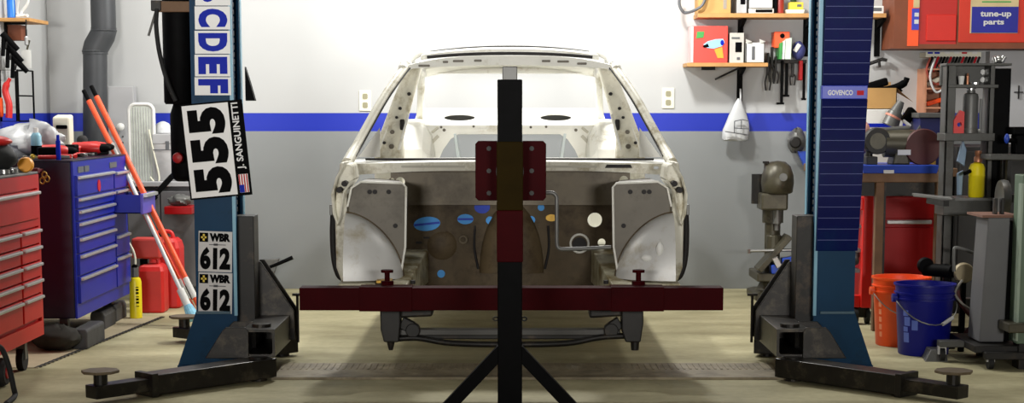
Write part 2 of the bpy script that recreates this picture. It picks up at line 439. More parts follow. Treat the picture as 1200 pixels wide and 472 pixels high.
# navy padding on the right post
yp = 8.38
pd = thing('door_pad', 'quilted navy vinyl pad strapped down the front of the right lift post', 'post pad', (rxi+.1, yp-.03, .70))
zb = Zat(294, yp-.03)
def padx(z): k = (z-zb); return rxi+.002+.014*k, rxo+.004+.04*k
zt = 2.62; n = 36
for a0, a1, nm in ((zb, Zat(116, yp-.04), 'pad_panel'), (Zat(100, yp-.04), zt, 'pad_panel')):
    st = .0525; z = a0; m = MB()
    while z < a1-.01:
        z1 = a1; h = z1-z
        rings = []
        for q, dep in ((0,.026),(.01,.030),(.99,.030),(1,.026)):
            zz = z+h*q; xa, xb = padx(zz)
            rings.append([(xa, yp-.006, zz), (xa, yp-dep, zz), (xb, yp-dep, zz), (xb, yp-.006, zz)])
        m.loft(rings); z = z1
    po = link(nm, m, M_PAD, pd, smooth=35)
    z = a0+st
    while z < a1-.02:
        xa, xb = padx(z)
        link('seam', MB().box(xa+.002, xb-.002, yp-.0312, yp-.027, z-.0016, z+.0016), M_PADSEAM, po); z += st
z0, z1 = Zat(116, yp-.04), Zat(100, yp-.04); xa, xb = padx((z0+z1)/2)
lab = link('label_band', MB().box(xa-.004, xb-.004, yp-.040, yp-.006, z0, z1), M_PADLABEL, pd, bev=.004)
xm = (xa+xb)/2
link('lettering', text_mb('GOVENCO', (xm-.025, yp-.0405, (z0+z1)/2-.002), (1,0,0), (0,0,1), .118, .024, .03), M_INKWHITE, lab)
link('red_mark', MB().box(xb-.055, xb-.022, yp-.0412, yp-.0395, (z0+z1)/2-.014, (z0+z1)/2+.008), M_INKRED, lab)

# signs on the left post
ys = 8.362
def quadmap(c, ang):
    r = Vector((math.cos(ang),0,math.sin(ang))); u = Vector((-math.sin(ang),0,math.cos(ang))); c = Vector(c)
    return lambda a, b, d=0: c+r*a+u*b+Vector((0,-d,0))
cs = Vector(W(253.5, 175.5, ys)); ang = math.radians(5.2)
q = quadmap(cs, ang)
def flat(q, x0, x1, z0, z1, d0, d1, mb=None):
    mb = mb or MB()
    return mb.loft([[q(x0,z0,d),q(x1,z0,d),q(x1,z1,d),q(x0,z1,d)] for d in (d0,d1)])
sg = thing('race_number_sign', 'tilted white race number sign reading 555 with black name strip', 'sign', tuple(q(0,-.23,.0)))
pxm = 8.30/F
wl, wr, hh = -.148, .148, .226
bd = link('board', flat(q, wl, wr, -hh, hh, .0, .008), M_INKBLACK, sg)
link('white_panel', flat(q, wl+.008, wl+.228, -hh+.008, hh-.008, .008, .0095), M_SIGNWHITE, sg)
rg, up = q(0,1)-q(0,0), -(q(1,0)-q(0,0))
for k in (-1, 0, 1):
    link('digit', text_mb('5', q(wl+.119, k*.140, .0105), rg, up, .126, .176, .065), M_INKBLACK, sg)
link('lettering', text_mb('J. SANGUINETTI', q(wl+.262, .056, .0105), rg, up, .315, .042, .022), M_INKWHITE, sg)
fl = link('flag_decal', flat(q, wl+.240, wl+.285, -.212, -.125, .008, .0095), M_SIGNWHITE, sg)
st = MB()
for k in range(4): flat(q, wl+.2405+k*.012, wl+.2465+k*.012, -.2115, -.1255, .0095, .0102, st)
link('stripe', st, M_INKRED, fl)
link('canton', flat(q, wl+.2405, wl+.263, -.2115, -.175, .0102, .011), M_INKBLUE, fl)

# letter cards, read downwards
lc = thing('letter_cards', 'column of white cards with blue sideways letters on the left post', 'sign', W(249, 112, 8.378))
yc = 8.374
for ch, py0, py1 in (('B', -34, 6.5), ('C', 7.5, 34.5), ('D', 36, 63), ('E', 64, 89.5), ('F', 90.5, 111.5)):
    a = W(228, py0, yc); b = W(270, py1, yc)
    if ch == 'F': b = W(271, py1, yc)
    c = link('letter_card', MB().box(a[0], b[0], yc-.002, yc+.005, b[2], a[2]), M_SIGNWHITE, lc)
    link('letter', text_mb(ch, ((a[0]+b[0])/2+.002, yc-.0028, (a[2]+b[2])/2), (0,0,-1), (1,0,0), (a[2]-b[2])*.80, (b[0]-a[0])*.82, .06), M_INKBLUE, c)

def sticker(py0, py1, label):
    ca = W(232, py0, 8.376); cb = W(272.5, py1, 8.376)
    cx, cz = (ca[0]+cb[0])/2, (ca[2]+cb[2])/2; w, h = cb[0]-ca[0], ca[2]-cb[2]
    q = quadmap((cx, 8.378, cz), math.radians(-2.0))
    s = thing('race_number_sticker', label, 'sticker', tuple(q(0,-h/2)), 'race number stickers')
    link('backing', flat(q, -w/2, w/2, -h/2, h/2, 0, .002), M_STICKER, s)
    link('header', flat(q, -w/2+.004, -w/2+.046, h/2-.052, h/2-.008, .002, .003), M_INKBLACK, s)
    R, U = q(1,0)-q(0,0), q(0,1)-q(0,0)
    m = MB()
    for k in range(2):
        m.bar(q(-w/2+.012,h/2-.03,.0035) if k == 0 else q(-w/2+.025,h/2-.046,.0035), q(-w/2+.038,h/2-.03,.0035) if k == 0 else q(-w/2+.025,h/2-.014,.0035), .009, .0012, up=(0,1,0))
    link('star', m, M_INKYEL, s)
    link('lettering', text_mb('WBR', q(.022, h/2-.029, .003), R, U, w*.62, .040, .075), M_INKBLACK, s)
    link('small_print', flat(q, -.03, .05, h/2-.066, h/2-.062, .002, .003).add(*[(lambda f: (f.v, f.f))(flat(q, -.008, .012, h/2-.069, h/2-.058, .002, .003))][0]), M_INKGREY, s)
    link('number', text_mb('612', q(.0, -.032, .003), R, U, w*.90, h*.56, .06), M_INKBLACK, s)
sticker(271, 318.5, 'upper grey sticker reading 612 on the left lift post')
sticker(319.5, 367, 'lower grey sticker reading 612 near the left lift post foot')

# hydraulic power unit on the left post
hx0, hx1 = Xat(191, 8.5, 1.4), lxo-.004
pu = thing('hydraulic_power_unit', 'black cylindrical hydraulic pump unit mounted beside the left lift post', 'pump', ((hx0+hx1)/2, 8.5, .88))
cxh = (hx0+hx1)/2; rh = (hx1-hx0)/2
link('reservoir', MB().lathe([(rh*.9,1.27),(rh,1.28),(rh,2.05),(rh*.9,2.06)], (cxh,8.52,0), 28), M_BLACK, pu, smooth=40)
link('motor', MB().lathe([(rh*.6,.90),(rh*.85,.915),(rh*.92,.93),(rh*.92,1.22),(rh*.7,1.27)], (cxh+.02,8.52,0), 28), M_BLACK, pu, smooth=40)
zf = Zat(8, 8.42)
fb = link('fitting_block', MB().box(Xat(184,8.42,1.7), Xat(232,8.42,1.7), 8.40, 8.43, zf-.025, zf+.025), M_WOODDARK, pu, bev=.004)
link('elbow', MB().box(Xat(178,8.42,1.7), Xat(190,8.42,1.7), 8.395, 8.43, zf-.02, zf+.03), M_DARK, fb, bev=.004)
link('hose', MB().tube(smooth_pts([W(184,10,8.40),W(183,30,8.40),W(187,62,8.395),W(196,95,8.395),W(206,118,8.41)]), .011), M_RUBBER, pu, smooth=60)
link('thin_lever', MB().tube([W(183,12,8.40),W(174,42,8.40)], .006), M_GREYSTEEL, pu)
kx = W(209, 185, 8.40)
link('release_knob', MB().lathe([(.004,-.03),(.022,-.026),(.027,-.01),(.022,.005),(.01,.012),(.01,.03)], kx, 16, 'y'), M_CABRED, pu, smooth=40)
link('cable_guard', MB().prism([(W(286,78,8.6)[0],W(286,78,8.6)[2]),(W(287,118,8.6)[0],W(287,118,8.6)[2]),(W(298,118,8.6)[0],W(298,118,8.6)[2]),(W(293,100,8.6)[0],W(293,100,8.6)[2])], 'xz', 8.62, 8.67), M_BLACK, lt)

# ================================================================== ROTISSERIE STAND
YS = 6.90
xp0, xp1 = Xat(583, YS-.05, .8), Xat(612, YS-.05, .8); xpc = (xp0+xp1)/2; pw = xp1-xp0
sd = thing('body_stand', 'rotating body stand with black upright and long maroon cross beam', 'stand', (xpc, YS, 0))
link('upright', MB().box(xp0, xp1, YS-pw/2, YS+pw/2, .0, Zat(93, YS-.05)), M_BLACK, sd, bev=.004)
link('inner_post', MB().box(xpc-.029, xpc+.029, YS-.03, YS+.03, Zat(95, YS), Zat(78, YS)), M_GREYSTEEL, sd, bev=.003)
link('ochre_sleeve', MB().box(xp0-.003, xp1+.003, YS-pw/2-.004, YS+pw/2+.004, Zat(246.5, YS-.05), Zat(166, YS-.05)), M_OCHRE, sd, bev=.003)
link('maroon_sleeve', MB().box(xp0-.003, xp1+.003, YS-pw/2-.004, YS+pw/2+.004, Zat(307, YS-.05), Zat(246.5, YS-.05)), M_MAROON, sd, bev=.003)
for px0, px1, sg_ in ((557, 583, -1), (612, 640, 1)):
    yb = YS+.09
    x0, x1 = Xat(px0, yb, 1), Xat(px1, yb, 1); z0, z1 = Zat(235, yb), Zat(165, yb)
    if sg_ < 0: x1 += .02
    else: x0 -= .02
    c = .012
    pl = [(x0+c,z0),(x1-c,z0),(x1,z0+c),(x1,z1-c),(x1-c,z1),(x0+c,z1),(x0,z1-c),(x0,z0+c)]
    fp = link('bearing_plate', MB().prism(pl, 'xz', yb, yb+.03), M_MAROON, sd, bev=.003)
    for zz in (z0+.03, (z0+z1)/2, z1-.03): link('plate_bolt', MB().cyl(((x0+x1)/2, yb-.006, zz), ((x0+x1)/2, yb, zz), .010, n=6), M_DARK, fp)
link('pivot_shaft', MB().cyl((xpc,YS-.01,(z0+z1)/2),(xpc,7.78,(z0+z1)/2),.055,n=24), M_DARK, sd, smooth=40)
yb = 7.72
link('drop_arm', MB().box(xpc-.05, xpc+.05, yb-.0, yb+.09, Zat(337,yb), (z0+z1)/2+.08), M_MAROON, sd, bev=.004)
bx0, bx1 = Xat(351, yb, .4), Xat(847.5, yb, .4); bz0, bz1 = Zat(363.5, yb), Zat(337, yb)
bm_ = link('cross_beam', MB().box(bx0, bx1, yb-.005, yb+.10, bz0, bz1), M_MAROON, sd, bev=.003)
for a, b in ((421,483),(716,778)):
    link('slider_sleeve', MB().box(Xat(a,yb,.4), Xat(b,yb,.4), yb-.009, yb+.104, bz0-.004, bz1+.004), M_MAROON, bm_, bev=.002)
for px in (452, 750):
    x = Xat(px, yb, .45); y = yb+.10; zt = Zat(316, y)
    m = MB().cyl((x,y,bz1-.02),(x,y,zt),.012,n=12).cyl((x,y,zt-.012),(x,y,zt),.028,n=12).cyl((x,y,bz1),(x,y,bz1+.02),.03,n=6)
    link('mount_stud', m, M_MAROON, bm_)
# crank rod
pts = smooth_pts([W(638,226,YS+.17),W(648,226,YS+.17),W(652.5,231,YS+.17)],4)+smooth_pts([W(652.5,238,YS+.17),W(652.5,270,YS+.17),W(653,288,YS+.17),W(658,292,YS+.17)],4)+[W(690,291,YS+.17),W(716,289.5,YS+.17)]
link('crank_rod', MB().tube(pts, .008), M_GREYSTEEL, sd, smooth=60)
# floor base: splayed feet with slanted braces
for s in (-1, 1):
    foot = (xpc+s*.42, YS-.02, .035)
    zb_ = Zat(411, YS-.06)
    link('brace', MB().bar((xpc+s*.03, YS-.02, zb_), (xpc+s*.285, YS-.02, .03), .05, .05), M_BLACK, sd, bev=.003)
    link('foot', MB().bar((xpc, YS-.02, .03), (xpc+s*.34, YS-.02, .03), .07, .06), M_BLACK, sd, bev=.003)
link('foot', MB().bar((xpc, YS-.6, .03), (xpc, YS-.055, .03), .07, .06), M_BLACK, sd, bev=.003)
for s in (-1, 1):
    x, _, z = W(597.5+s*18, 372, YS)
    link('tie_ring', MB().tube([(xpc+s*(pw/2+.008)+.01*math.cos(t), YS-.04, z+.007*math.sin(t)) for t in [2*PI*i/12 for i in range(12)]], .003, closed=True), M_DARK, sd)
# ================================================================== CAR BODY SHELL
KX = -.012
car = thing('car_body_shell', 'stripped white car shell without doors, glass or engine, held on the maroon stand', 'car', (KX, 9.8, .3))
def cpart(name, mb, m, parent=None, **k): return link(name, mb, m, parent or car, **k)
def R2(px, py, Y): w = W(px, py, Y); return (w[0], w[2])
Ycowl = 8.75
def zc(py): return Zat(py, Ycowl)
# --- cowl: strip below the windscreen, curved lower edge
def cw(x):  # half width profile of cowl lower edge
    u = abs(x-KX)/.82
    return zc(199.5)-(.05*max(0, u-.35)**1.6)
n = 40; up_, lo_ = [], []
for i in range(n+1):
    x = KX-.80+1.60*i/n; u = abs(x-KX)/.80
    up_.append((x, zc(189)-.012*u*u)); lo_.append((x, cw(x)))
outline = up_+lo_[::-1]
cpart('intake_slot_dark', MB().prism([(Xat(711,8.69,.97),zc(192.3)),(Xat(739,8.69,.97),zc(192.3)),(Xat(741,8.69,.97),zc(196.3)),(Xat(709,8.69,.97),zc(196.3))], 'xz', Ycowl-.057, Ycowl-.053), M_SEALGAP)  # black plate paints the dark of the slot opening
holes = [circ(Xat(768,Ycowl,.97), zc(196), .014, 12, .008)]
cpart('cowl_panel', plate(outline, holes, 'xz', Ycowl-.05, .006), M_CARGRIME)
# vents recess on cowl top and dark windscreen seal
cpart('cowl_top', MB().loft([[(x, y, z+dz-.012*((x-KX)/.8)**2) for x in (KX-.79, KX-.4, KX, KX+.4, KX+.79) for _ in (0,)] for y, z, dz in ((Ycowl-.052, zc(189), 0), (Ycowl-.02, zc(189)+.004, 0), (Ycowl+.10, zc(186)+.005, 0))], cap=False, closed=False), M_CAR, smooth=40)
for a, b in ((470,545),(612,700)):
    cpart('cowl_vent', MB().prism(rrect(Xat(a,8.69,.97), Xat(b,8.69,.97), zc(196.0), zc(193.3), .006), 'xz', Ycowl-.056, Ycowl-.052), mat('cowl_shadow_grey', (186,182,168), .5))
cpart('windscreen_seal', MB().tube([(KX-.72+1.44*i/20, Ycowl+.03, zc(186.8)) for i in range(21)], .006), M_SEALGAP)
# --- firewall
yf1 = 8.80
up_out = [R2(468,196,yf1), R2(727,196,yf1), R2(727,240,yf1), R2(468,240,yf1)]
x0, x1 = R2(456,0,yf1)[0], R2(740,0,yf1)[0]
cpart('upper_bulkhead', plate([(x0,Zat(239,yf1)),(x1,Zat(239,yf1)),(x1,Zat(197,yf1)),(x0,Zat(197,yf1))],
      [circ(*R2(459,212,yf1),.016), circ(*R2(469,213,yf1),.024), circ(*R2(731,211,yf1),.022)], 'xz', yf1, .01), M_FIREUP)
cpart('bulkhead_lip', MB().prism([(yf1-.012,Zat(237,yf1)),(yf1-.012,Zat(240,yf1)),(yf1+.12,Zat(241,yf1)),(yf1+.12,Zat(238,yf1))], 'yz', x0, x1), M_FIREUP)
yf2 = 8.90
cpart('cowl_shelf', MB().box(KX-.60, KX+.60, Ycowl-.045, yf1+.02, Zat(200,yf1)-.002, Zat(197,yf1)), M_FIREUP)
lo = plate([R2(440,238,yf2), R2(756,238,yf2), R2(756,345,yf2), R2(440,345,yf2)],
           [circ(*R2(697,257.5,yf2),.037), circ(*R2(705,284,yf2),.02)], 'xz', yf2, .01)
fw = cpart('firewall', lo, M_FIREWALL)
def disc(px, py, rx, rz, m, name, tilt=0.0, dep=.006):
    c = R2(px, py, yf2)
    pts = [(c[0]+rx*math.cos(t)*math.cos(tilt)-rz*math.sin(t)*math.sin(tilt), c[1]+rx*math.cos(t)*math.sin(tilt)+rz*math.sin(t)*math.cos(tilt)) for t in [2*PI*i/20 for i in range(20)]]
    return link(name, MB().prism(pts, 'xz', yf2-.005-dep, yf2-.004), m, fw)
for px, py, rx, rz, tl in ((500.5,262,.068,.036,.1),(545.5,256.5,.041,.026,0)):
    c = R2(px, py, yf2)
    link('pressed_boss', MB().prism(rrect(c[0]-rx-.028, c[0]+rx+.028, c[1]-rz-.03, c[1]+rz+.026, .03), 'xz', yf2-.009, yf2-.004), M_FIREWALL, fw)
    o = disc(px, py, rx, rz, M_TAPE, 'tape_patch', tl, .009)
    a = math.tan(tl)
    link('tape_crease', MB().bar((c[0]-rx*.95, yf2-.0145, c[1]-rx*a), (c[0]+rx*.95, yf2-.0145, c[1]+rx*a), .004, .011), M_TAPEDARK, o)
disc(565, 242.5, .040, .032, M_TAPEDARK, 'tape_patch')
for px, py, r in ((574,258,.02),(517,320.5,.02),(622.5,257.5,.02),(634,243,.017)): disc(px, py, r, r, M_TAPE, 'tape_patch')
disc(646, 255, .028, .018, M_BRASS, 'brass_grommet')
for px, py, r in ((543,280.5,.018),(679,285,.046)):
    c = R2(px, py, yf2)
    link('rim_ring', MB().tube([(c[0]+r*math.cos(t), yf2-.008, c[1]+r*math.sin(t)) for t in [2*PI*i/24 for i in range(24)]], .006, closed=True), M_FIREUP if r < .03 else M_CAR, fw, smooth=60)
disc(679, 286, .036, .036, M_SEALGAP, 'hole_dark')  # black disc paints the dark inside of the hole
tx_ = Xat(452, 8.2, .45)
cpart('jacking_plate', MB().box(tx_-.035, tx_+.035, 8.06, 8.16, .447, .462), M_BRASS, bev=.003)
c = R2(518, 287, yf2)
link('round_boss', MB().lathe([(.001,-.010),(.06,-.010),(.072,-.003),(.078,0)], (c[0], yf2-.004, c[1]), 24, 'y'), M_FIREWALL, fw, smooth=40)
for px, py in ((491,284),(500,278),(505,271)):
    c = R2(px, py, yf2); link('slot_mark', MB().prism(rrect(c[0]-.016,c[0]+.016,c[1]-.006,c[1]+.006,.005), 'xz', yf2-.008, yf2-.004), M_SEALGAP, fw)
# transmission tunnel bulge and dark edges
tb = MB(); rings = []
for k in range(9):
    t = k/8; yy = yf2-.004-.06*math.sin(t*PI/2)
    rx, rz = .165*math.cos(t*PI/2*.92), .36*math.cos(t*PI/2*.92)
    rings.append([(KX+.01+rx*math.cos(a), yy, .42+rz*math.sin(a)) for a in [PI*i/16 for i in range(17)]])
tb.loft(rings, cap=False, closed=False)
link('tunnel_bulge', tb, M_FIREWALL, fw, smooth=60)
# black rubber boots either side of tunnel
for s in (-1, 1):
    link('tunnel_seam', MB().tube(smooth_pts([(KX+.01+s*.185, yf2-.005, .66),(KX+.01+s*.19, yf2-.01, .55),(KX+.01+s*.17, yf2-.02, .44)]), .006), M_SEALGAP, fw, smooth=60)

# --- strut towers, wheel-arch domes, rails
for s in (-1, 1):
    def X(d): return KX+s*d
    tw = cpart('strut_tower', MB().loft([
        [(X(a), y0, z) for a, z in ((.765,.46),(.515,.46),(.492,.60),(.486,.885),(.505,.902),(.70,.910),(.745,.88),(.765,.80))]
        for y0 in (8.28,)]+[[(X(a), 8.78, z) for a, z in ((.765,.46),(.565,.46),(.545,.60),(.535,.865),(.555,.895),(.70,.905),(.745,.87),(.765,.80))]]), M_CARGREY, bev=.008)
    link('tower_rim', MB().tube([(X(a), 8.277, z) for a, z in ((.765,.79),(.745,.878),(.70,.907),(.505,.900),(.488,.882),(.494,.60),(.516,.47))], .0055), M_CAR, tw, smooth=60)
    for a, z in ((.66,.86),(.635,.86),(.54,.70),(.57,.86)):
        link('bolt_hole', MB().cyl((X(a),8.272,z),(X(a),8.281,z),.011,n=10), M_SEALGAP, tw)
    # dome
    rings = []
    cx_, cy_, cz_ = .772, 8.285, .455
    for i in range(11):
        v = PI/2*i/10; ring = []
        for j in range(13):
            w_ = PI/2*j/12
            x = .268*math.cos(w_)*math.sin(v)**1.2; y = .20*math.sin(w_)*math.sin(v)**.9; z = .305*math.cos(v)**1.12
            ring.append((X(cx_-x), cy_-y, cz_+z))
        rings.append(ring)
    dm = cpart('wheel_arch', MB().loft(rings, cap=False, closed=False), M_DOME, smooth=60)
    link('arch_seam', MB().tube([(X(cx_-.271*math.sin(v)**1.2), cy_-.004, cz_+.309*max(0,math.cos(v))**1.12) for v in [PI/2*i/16 for i in range(17)]], .0035), M_FIREWALL, dm, smooth=60)
    if s > 0:
        for a_, z_, w_, h_ in ((.64,.56,.045,.028),(.70,.60,.03,.06)):
            yy_ = 8.285-.20*math.sqrt(max(.02, 1-((.772-a_)/.268)**2-((z_-.455)/.305)**2))
            link('flaked_patch', MB().ball((X(a_), yy_, z_), (w_*.6,.010,h_*.6), 10, 6), M_WHITEPL, dm, smooth=60)
    # sill flange in front of dome
    cpart('front_flange', MB().box(X(.79), X(.62), 8.05, 8.29, .435, .447), M_CARRUST, bev=.003)
    # frame rail, rising towards the firewall
    rl = cpart('frame_rail', MB().loft([[(X(a), y, z) for a, z in ((.62,z0),(ia,z0),(ia,z1),(.62,z1))] for y, z0, z1, ia in ((8.05,.34,.437,.478),(8.28,.35,.462,.462),(8.89,.37,.540,.415))]), M_CARRUST, bev=.006)
    for a, y in ((.45,8.12),(.55,8.2)): link('rail_hole', MB().cyl((X(a),y,.44),(X(a),y,.4565),.012,n=10), M_SEALGAP, rl)
    # hinge pillar and outer flange
    hp = cpart('hinge_pillar', MB().prism([(X(.80),1.0),(X(.745),.985),(X(.735),.92),(X(.77),.88),(X(.765),.45),(X(.80),.43),(X(.825),.50),(X(.828),.80)], 'xz', 8.30, 8.60), M_CARGRIME, bev=.01)
    cpart('pillar_skin', MB().loft([[(X(a), y, z) for y in (8.24, 8.60)] for a, z in ((.775,1.0),(.815,.93),(.838,.85),(.832,.76),(.81,.70),(.795,.745),(.775,.86),(.74,.91))], cap=False, closed=False), M_CARGRIME, smooth=50).modifiers.new('shell', 'SOLIDIFY').thickness = .008
    for a, z in ((.80,.87),(.775,.90)): link('hinge_hole', MB().cyl((X(a),8.23,z),(X(a),8.31,z),.014,n=10), M_SEALGAP, hp)
    cpart('fender_stay', MB().box(X(.835), X(.85), 8.27, 8.33, .75, .80), M_GREYSTEEL, bev=.003)
    cpart('door_seal', MB().tube(smooth_pts([(X(.845),8.42,.765),(X(.85),8.42,.65),(X(.845),8.42,.53),(X(.825),8.42,.455),(X(.80),8.42,.435)]), .016), M_SEALGAP, smooth=60)
    # sill to the rear
    cpart('rocker_sill', MB().box(X(.80), X(.70), 8.60, 10.6, .36, .47), M_CAR, bev=.02)
    # A pillar
    ap = MB()
    P = [(X(.795),8.60,.985),(X(.765),8.78,1.06),(X(.665),9.05,1.27),(X(.60),9.22,1.385),(X(.548),9.37,1.468)]
    sp = smooth_pts(P, 5)
    ap.tube([tuple(p) for p in sp], [.028]*5+[.024]*(len(sp)-5), n=10)
    ap_o = cpart('windscreen_pillar', ap, M_CARGRIME, smooth=60)
    link('pillar_seam', MB().tube([tuple(p+Vector((-s*.026,-.012,0))) for p in sp[3:]], .004), M_SEALGAP, ap_o)
    # roof rail
    rr_ = smooth_pts([(X(.548),9.37,1.468),(X(.545),9.8,1.50),(X(.54),10.3,1.50),(X(.525),10.65,1.46)], 5)
    cpart('roof_rail', MB().tube([tuple(p) for p in rr_], .03, n=10), M_CAR, smooth=60)
    # B pillar: broad inner stamping
    bp = MB().loft([[(X(a), y, z) for a, y in ((o_,9.80),(i_,9.86),(i_-.0,9.96),(o_,9.98))] for o_, i_, z in ((.755,.60,.42),(.755,.595,1.0),(.735,.60,1.08),(.665,.555,1.26),(.60,.508,1.42),(.565,.49,1.49))])
    bpo = cpart('door_pillar', bp, M_CARGRIME, bev=.012)
    for (a, z, r_) in ((.655,1.12,.012),(.56,1.33,.010),(.66,1.04,.014),(.61,1.25,.009),(.70,1.06,.009),(.63,1.20,.008)):
        link('pillar_hole', MB().cyl((X(a),9.80,z),(X(a),9.86,z),r_,n=10), M_CARGREY if r_ > .011 else M_SEALGAP, bpo)
    for (a0_, z0_, a1_, z1_) in ((.73,1.02,.60,1.38),(.62,1.02,.565,1.22)):
        link('stamped_rib', MB().bar((X(a0_), 9.815, z0_), (X(a1_), 9.83, z1_), .014, .012, up=(0,1,0)), M_CAR, bpo, bev=.004)
    link('belt_guide', MB().box(X(.612), X(.588), 9.82, 9.87, 1.13, 1.19), M_SEALGAP, bpo, bev=.006)
    # rear quarter panel with window opening
    q0 = X(.70)
    def qx(z): return .76-.0*(z) if z < 1.02 else .76-(z-1.02)*.42
    QP = [(9.95,.45),(10.35,.45),(10.45,.62),(10.72,.76),(11.0,.62),(11.1,.45),(11.7,.5),(11.78,.9),(11.72,1.0),(11.15,1.03),(10.70,1.46),(10.2,1.50),(10.2,1.46),(10.58,1.40),(10.85,1.10),(10.05,1.05),(9.95,1.05)]
    pl = plate(QP, [], 'yz', 0, .006)
    pl.v = [(X(qx(p[2])+p[0]), p[1], p[2]) for p in pl.v]
    cpart('rear_quarter', pl, M_CAR)
    # rear pillar beside back window
    cpart('rear_pillar', MB().tube(smooth_pts([(X(.535),10.62,1.47),(X(.545),10.8,1.32),(X(.575),11.05,1.10),(X(.60),11.15,1.0)]), .022, n=8), M_CAR, smooth=60)
    # inner wheel house hump
    cpart('rear_wheelhouse', MB().loft([[(X(.62-.0*k), y, z) if False else (X(.69-dx), y, .45+h_) for dx, h_ in ((0,0),(.0,h*.9),(.03,h),(.17,h*1.0),(.215,h*.90),(.235,h*.7),(.24,0))] for y, h in ((10.30,.30),(10.42,.56),(10.62,.70),(10.85,.735),(11.05,.72),(11.2,.55))]), M_CAR, bev=.02)
    cpart('sail_panel', MB().prism([(X(.80),.995),(X(.685),.995),(X(.685),1.15)], 'xz', 9.30, 9.306), M_CAR)
    if 0: cpart('inner_brace', MB().loft([[(X(a), 10.42, z), (X(a), 10.46, z), (X(b), 10.46, z-.015), (X(b), 10.42, z-.015)] for a, b, z in ((.30,.355,1.135),(.36,.44,1.10),(.44,.54,1.0),(.52,.64,.84),(.56,.68,.70))]), M_CAR, bev=.008)
    cpart('bulkhead_leg', MB().bar((X(.335),10.75,1.10),(X(.255),10.75,.55),.10,.02), mat('pale_blue_primer', (196, 206, 208), .5, scale=9, var=.05), bev=.004)  # pale bluish leg
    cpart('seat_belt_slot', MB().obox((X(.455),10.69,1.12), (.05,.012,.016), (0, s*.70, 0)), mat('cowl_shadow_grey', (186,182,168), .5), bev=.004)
# --- windscreen header and roof
n = 30
def harc(y, zm, half, drop, pw_): return [(KX-half+2*half*i/n, y, zm-drop*abs(2*i/n-1)**pw_) for i in range(n+1)]
hd = MB()
A, B, Cc, D = harc(9.34,1.475,.55,.020,2), harc(9.35,1.528,.555,.055,3), harc(9.44,1.530,.555,.055,3), harc(9.43,1.477,.55,.020,2)
hd.loft([[A[i],B[i],Cc[i],D[i]] for i in range(n+1)])
ho = cpart('windscreen_header', hd, M_CAR, bev=.004)
for px, py, w_ in ((497,77,.03),(522,72.5,.014),(537,71.5,.028),(560,71,.02),(640,71.5,.022),(660,72,.03),(682,74.5,.025)):
    c = W(px, py, 9.335)
    link('header_slot', MB().prism(rrect(c[0]-w_, c[0]+w_, c[2]-.006, c[2]+.006, .004), 'xz', 9.333, 9.346), M_CARGREY, ho)
def roofarc(zm, half, drop, y, r, m, name):
    pts = [(KX-half+2*half*i/n, y, zm-drop*abs(2*i/n-1)**2.2) for i in range(n+1)]
    return cpart(name, MB().tube([tuple(p) for p in pts], r, n=8), m, smooth=60)
z1_ = Zat(62.5, 9.42); z2_ = Zat(55.5, 9.72); z3_ = Zat(59.5, 9.5)
roofarc(z1_, .44, .020, 9.42, .009, M_SEALGAP, 'roof_dark_arc')  # dark arc across the roof front
rs = MB(); half = .475
rows = [(9.46,z3_-.014),(9.47,z3_+.008),(9.60,z3_+.02),(9.75,z2_+.004)]
rs.loft([[(KX-half+2*half*i/n, y, z-.032*abs(2*i/n-1)**2.2) for i in range(n+1)] for y, z in rows], cap=False, closed=False)
ro = cpart('roof_skin', rs, M_CAR, smooth=50); ro.modifiers.new('shell', 'SOLIDIFY').thickness = .006
roofarc(z2_, .47, .034, 9.72, .010, M_SEALGAP, 'roof_dark_arc')  # second dark arc, further back
rb = MB(); rb.loft([[(KX-.53+1.06*i/n, y, z-.05*abs(2*i/n-1)**2.2) for i in range(n+1)] for y, z in ((10.42,z2_-.035),(10.56,z2_-.055),(10.66,1.49))], cap=False, closed=False)
ro2 = cpart('roof_skin', rb, M_CAR, smooth=50); ro2.modifiers.new('shell', 'SOLIDIFY').thickness = .006
for s in (-1, 1):
    m = MB().loft([[(KX+s*(.50+.02*k), y, z) for k in (0, 1, 2)] for y, z in ((9.36,1.50),(9.5,1.535),(9.7,1.55))], cap=False, closed=False)
    cpart('roof_corner', MB().tube([tuple(p) for p in smooth_pts([(KX+s*.565,9.33,1.455),(KX+s*.545,9.45,1.505),(KX+s*.49,9.62,1.555),(KX+s*.46,9.72,1.56)],4)], .026, n=8), M_CAR, smooth=60)
cpart('rear_header', MB().bar((KX-.53,10.66,1.475),(KX+.53,10.66,1.475),.05,.035), M_CAR, bev=.005)
# --- parcel shelf and rear bulkhead
yp0, yp1 = 10.72, 11.15
ps = plate([(KX-.60,yp0),(KX+.60,yp0),(KX+.58,yp1),(KX-.58,yp1)], [circ(KX-.315,10.98,.098,24,.062), circ(KX+.285,10.98,.098,24,.062)], 'xy', 0, .006)
ps.v = [(p[0], p[1], Zat(155,yp0)+(p[1]-yp0)*.33+p[2]) for p in ps.v]
cpart('parcel_shelf', ps, M_CAR)
zs = Zat(155, yp0)
cpart('shelf_lip', MB().box(KX-.58, KX+.58, yp0-.006, yp0+.006, zs-.012, zs+.045), M_CAR, bev=.003)
for px, py in ((517,149),(555,148),(640,148.5),(622,149)):
    c = W(px, py, yp0-.006); link('shelf_hole', MB().cyl((c[0],yp0-.009,c[2]),(c[0],yp0-.005,c[2]),.008,n=8), M_CARGREY, car)
bk = plate([(KX-.62,.47),(KX+.62,.47),(KX+.60,zs+.02),(KX-.60,zs+.02)], [[R2(a,b,10.70) for a,b in ((506,215),(513,190),(519,176),(528,163),(541,154.5),(652,154.5),(665,163),(674,176),(680,190),(687,215))]], 'xz', 10.705, .008)
bko = cpart('rear_bulkhead', bk, M_CAR)
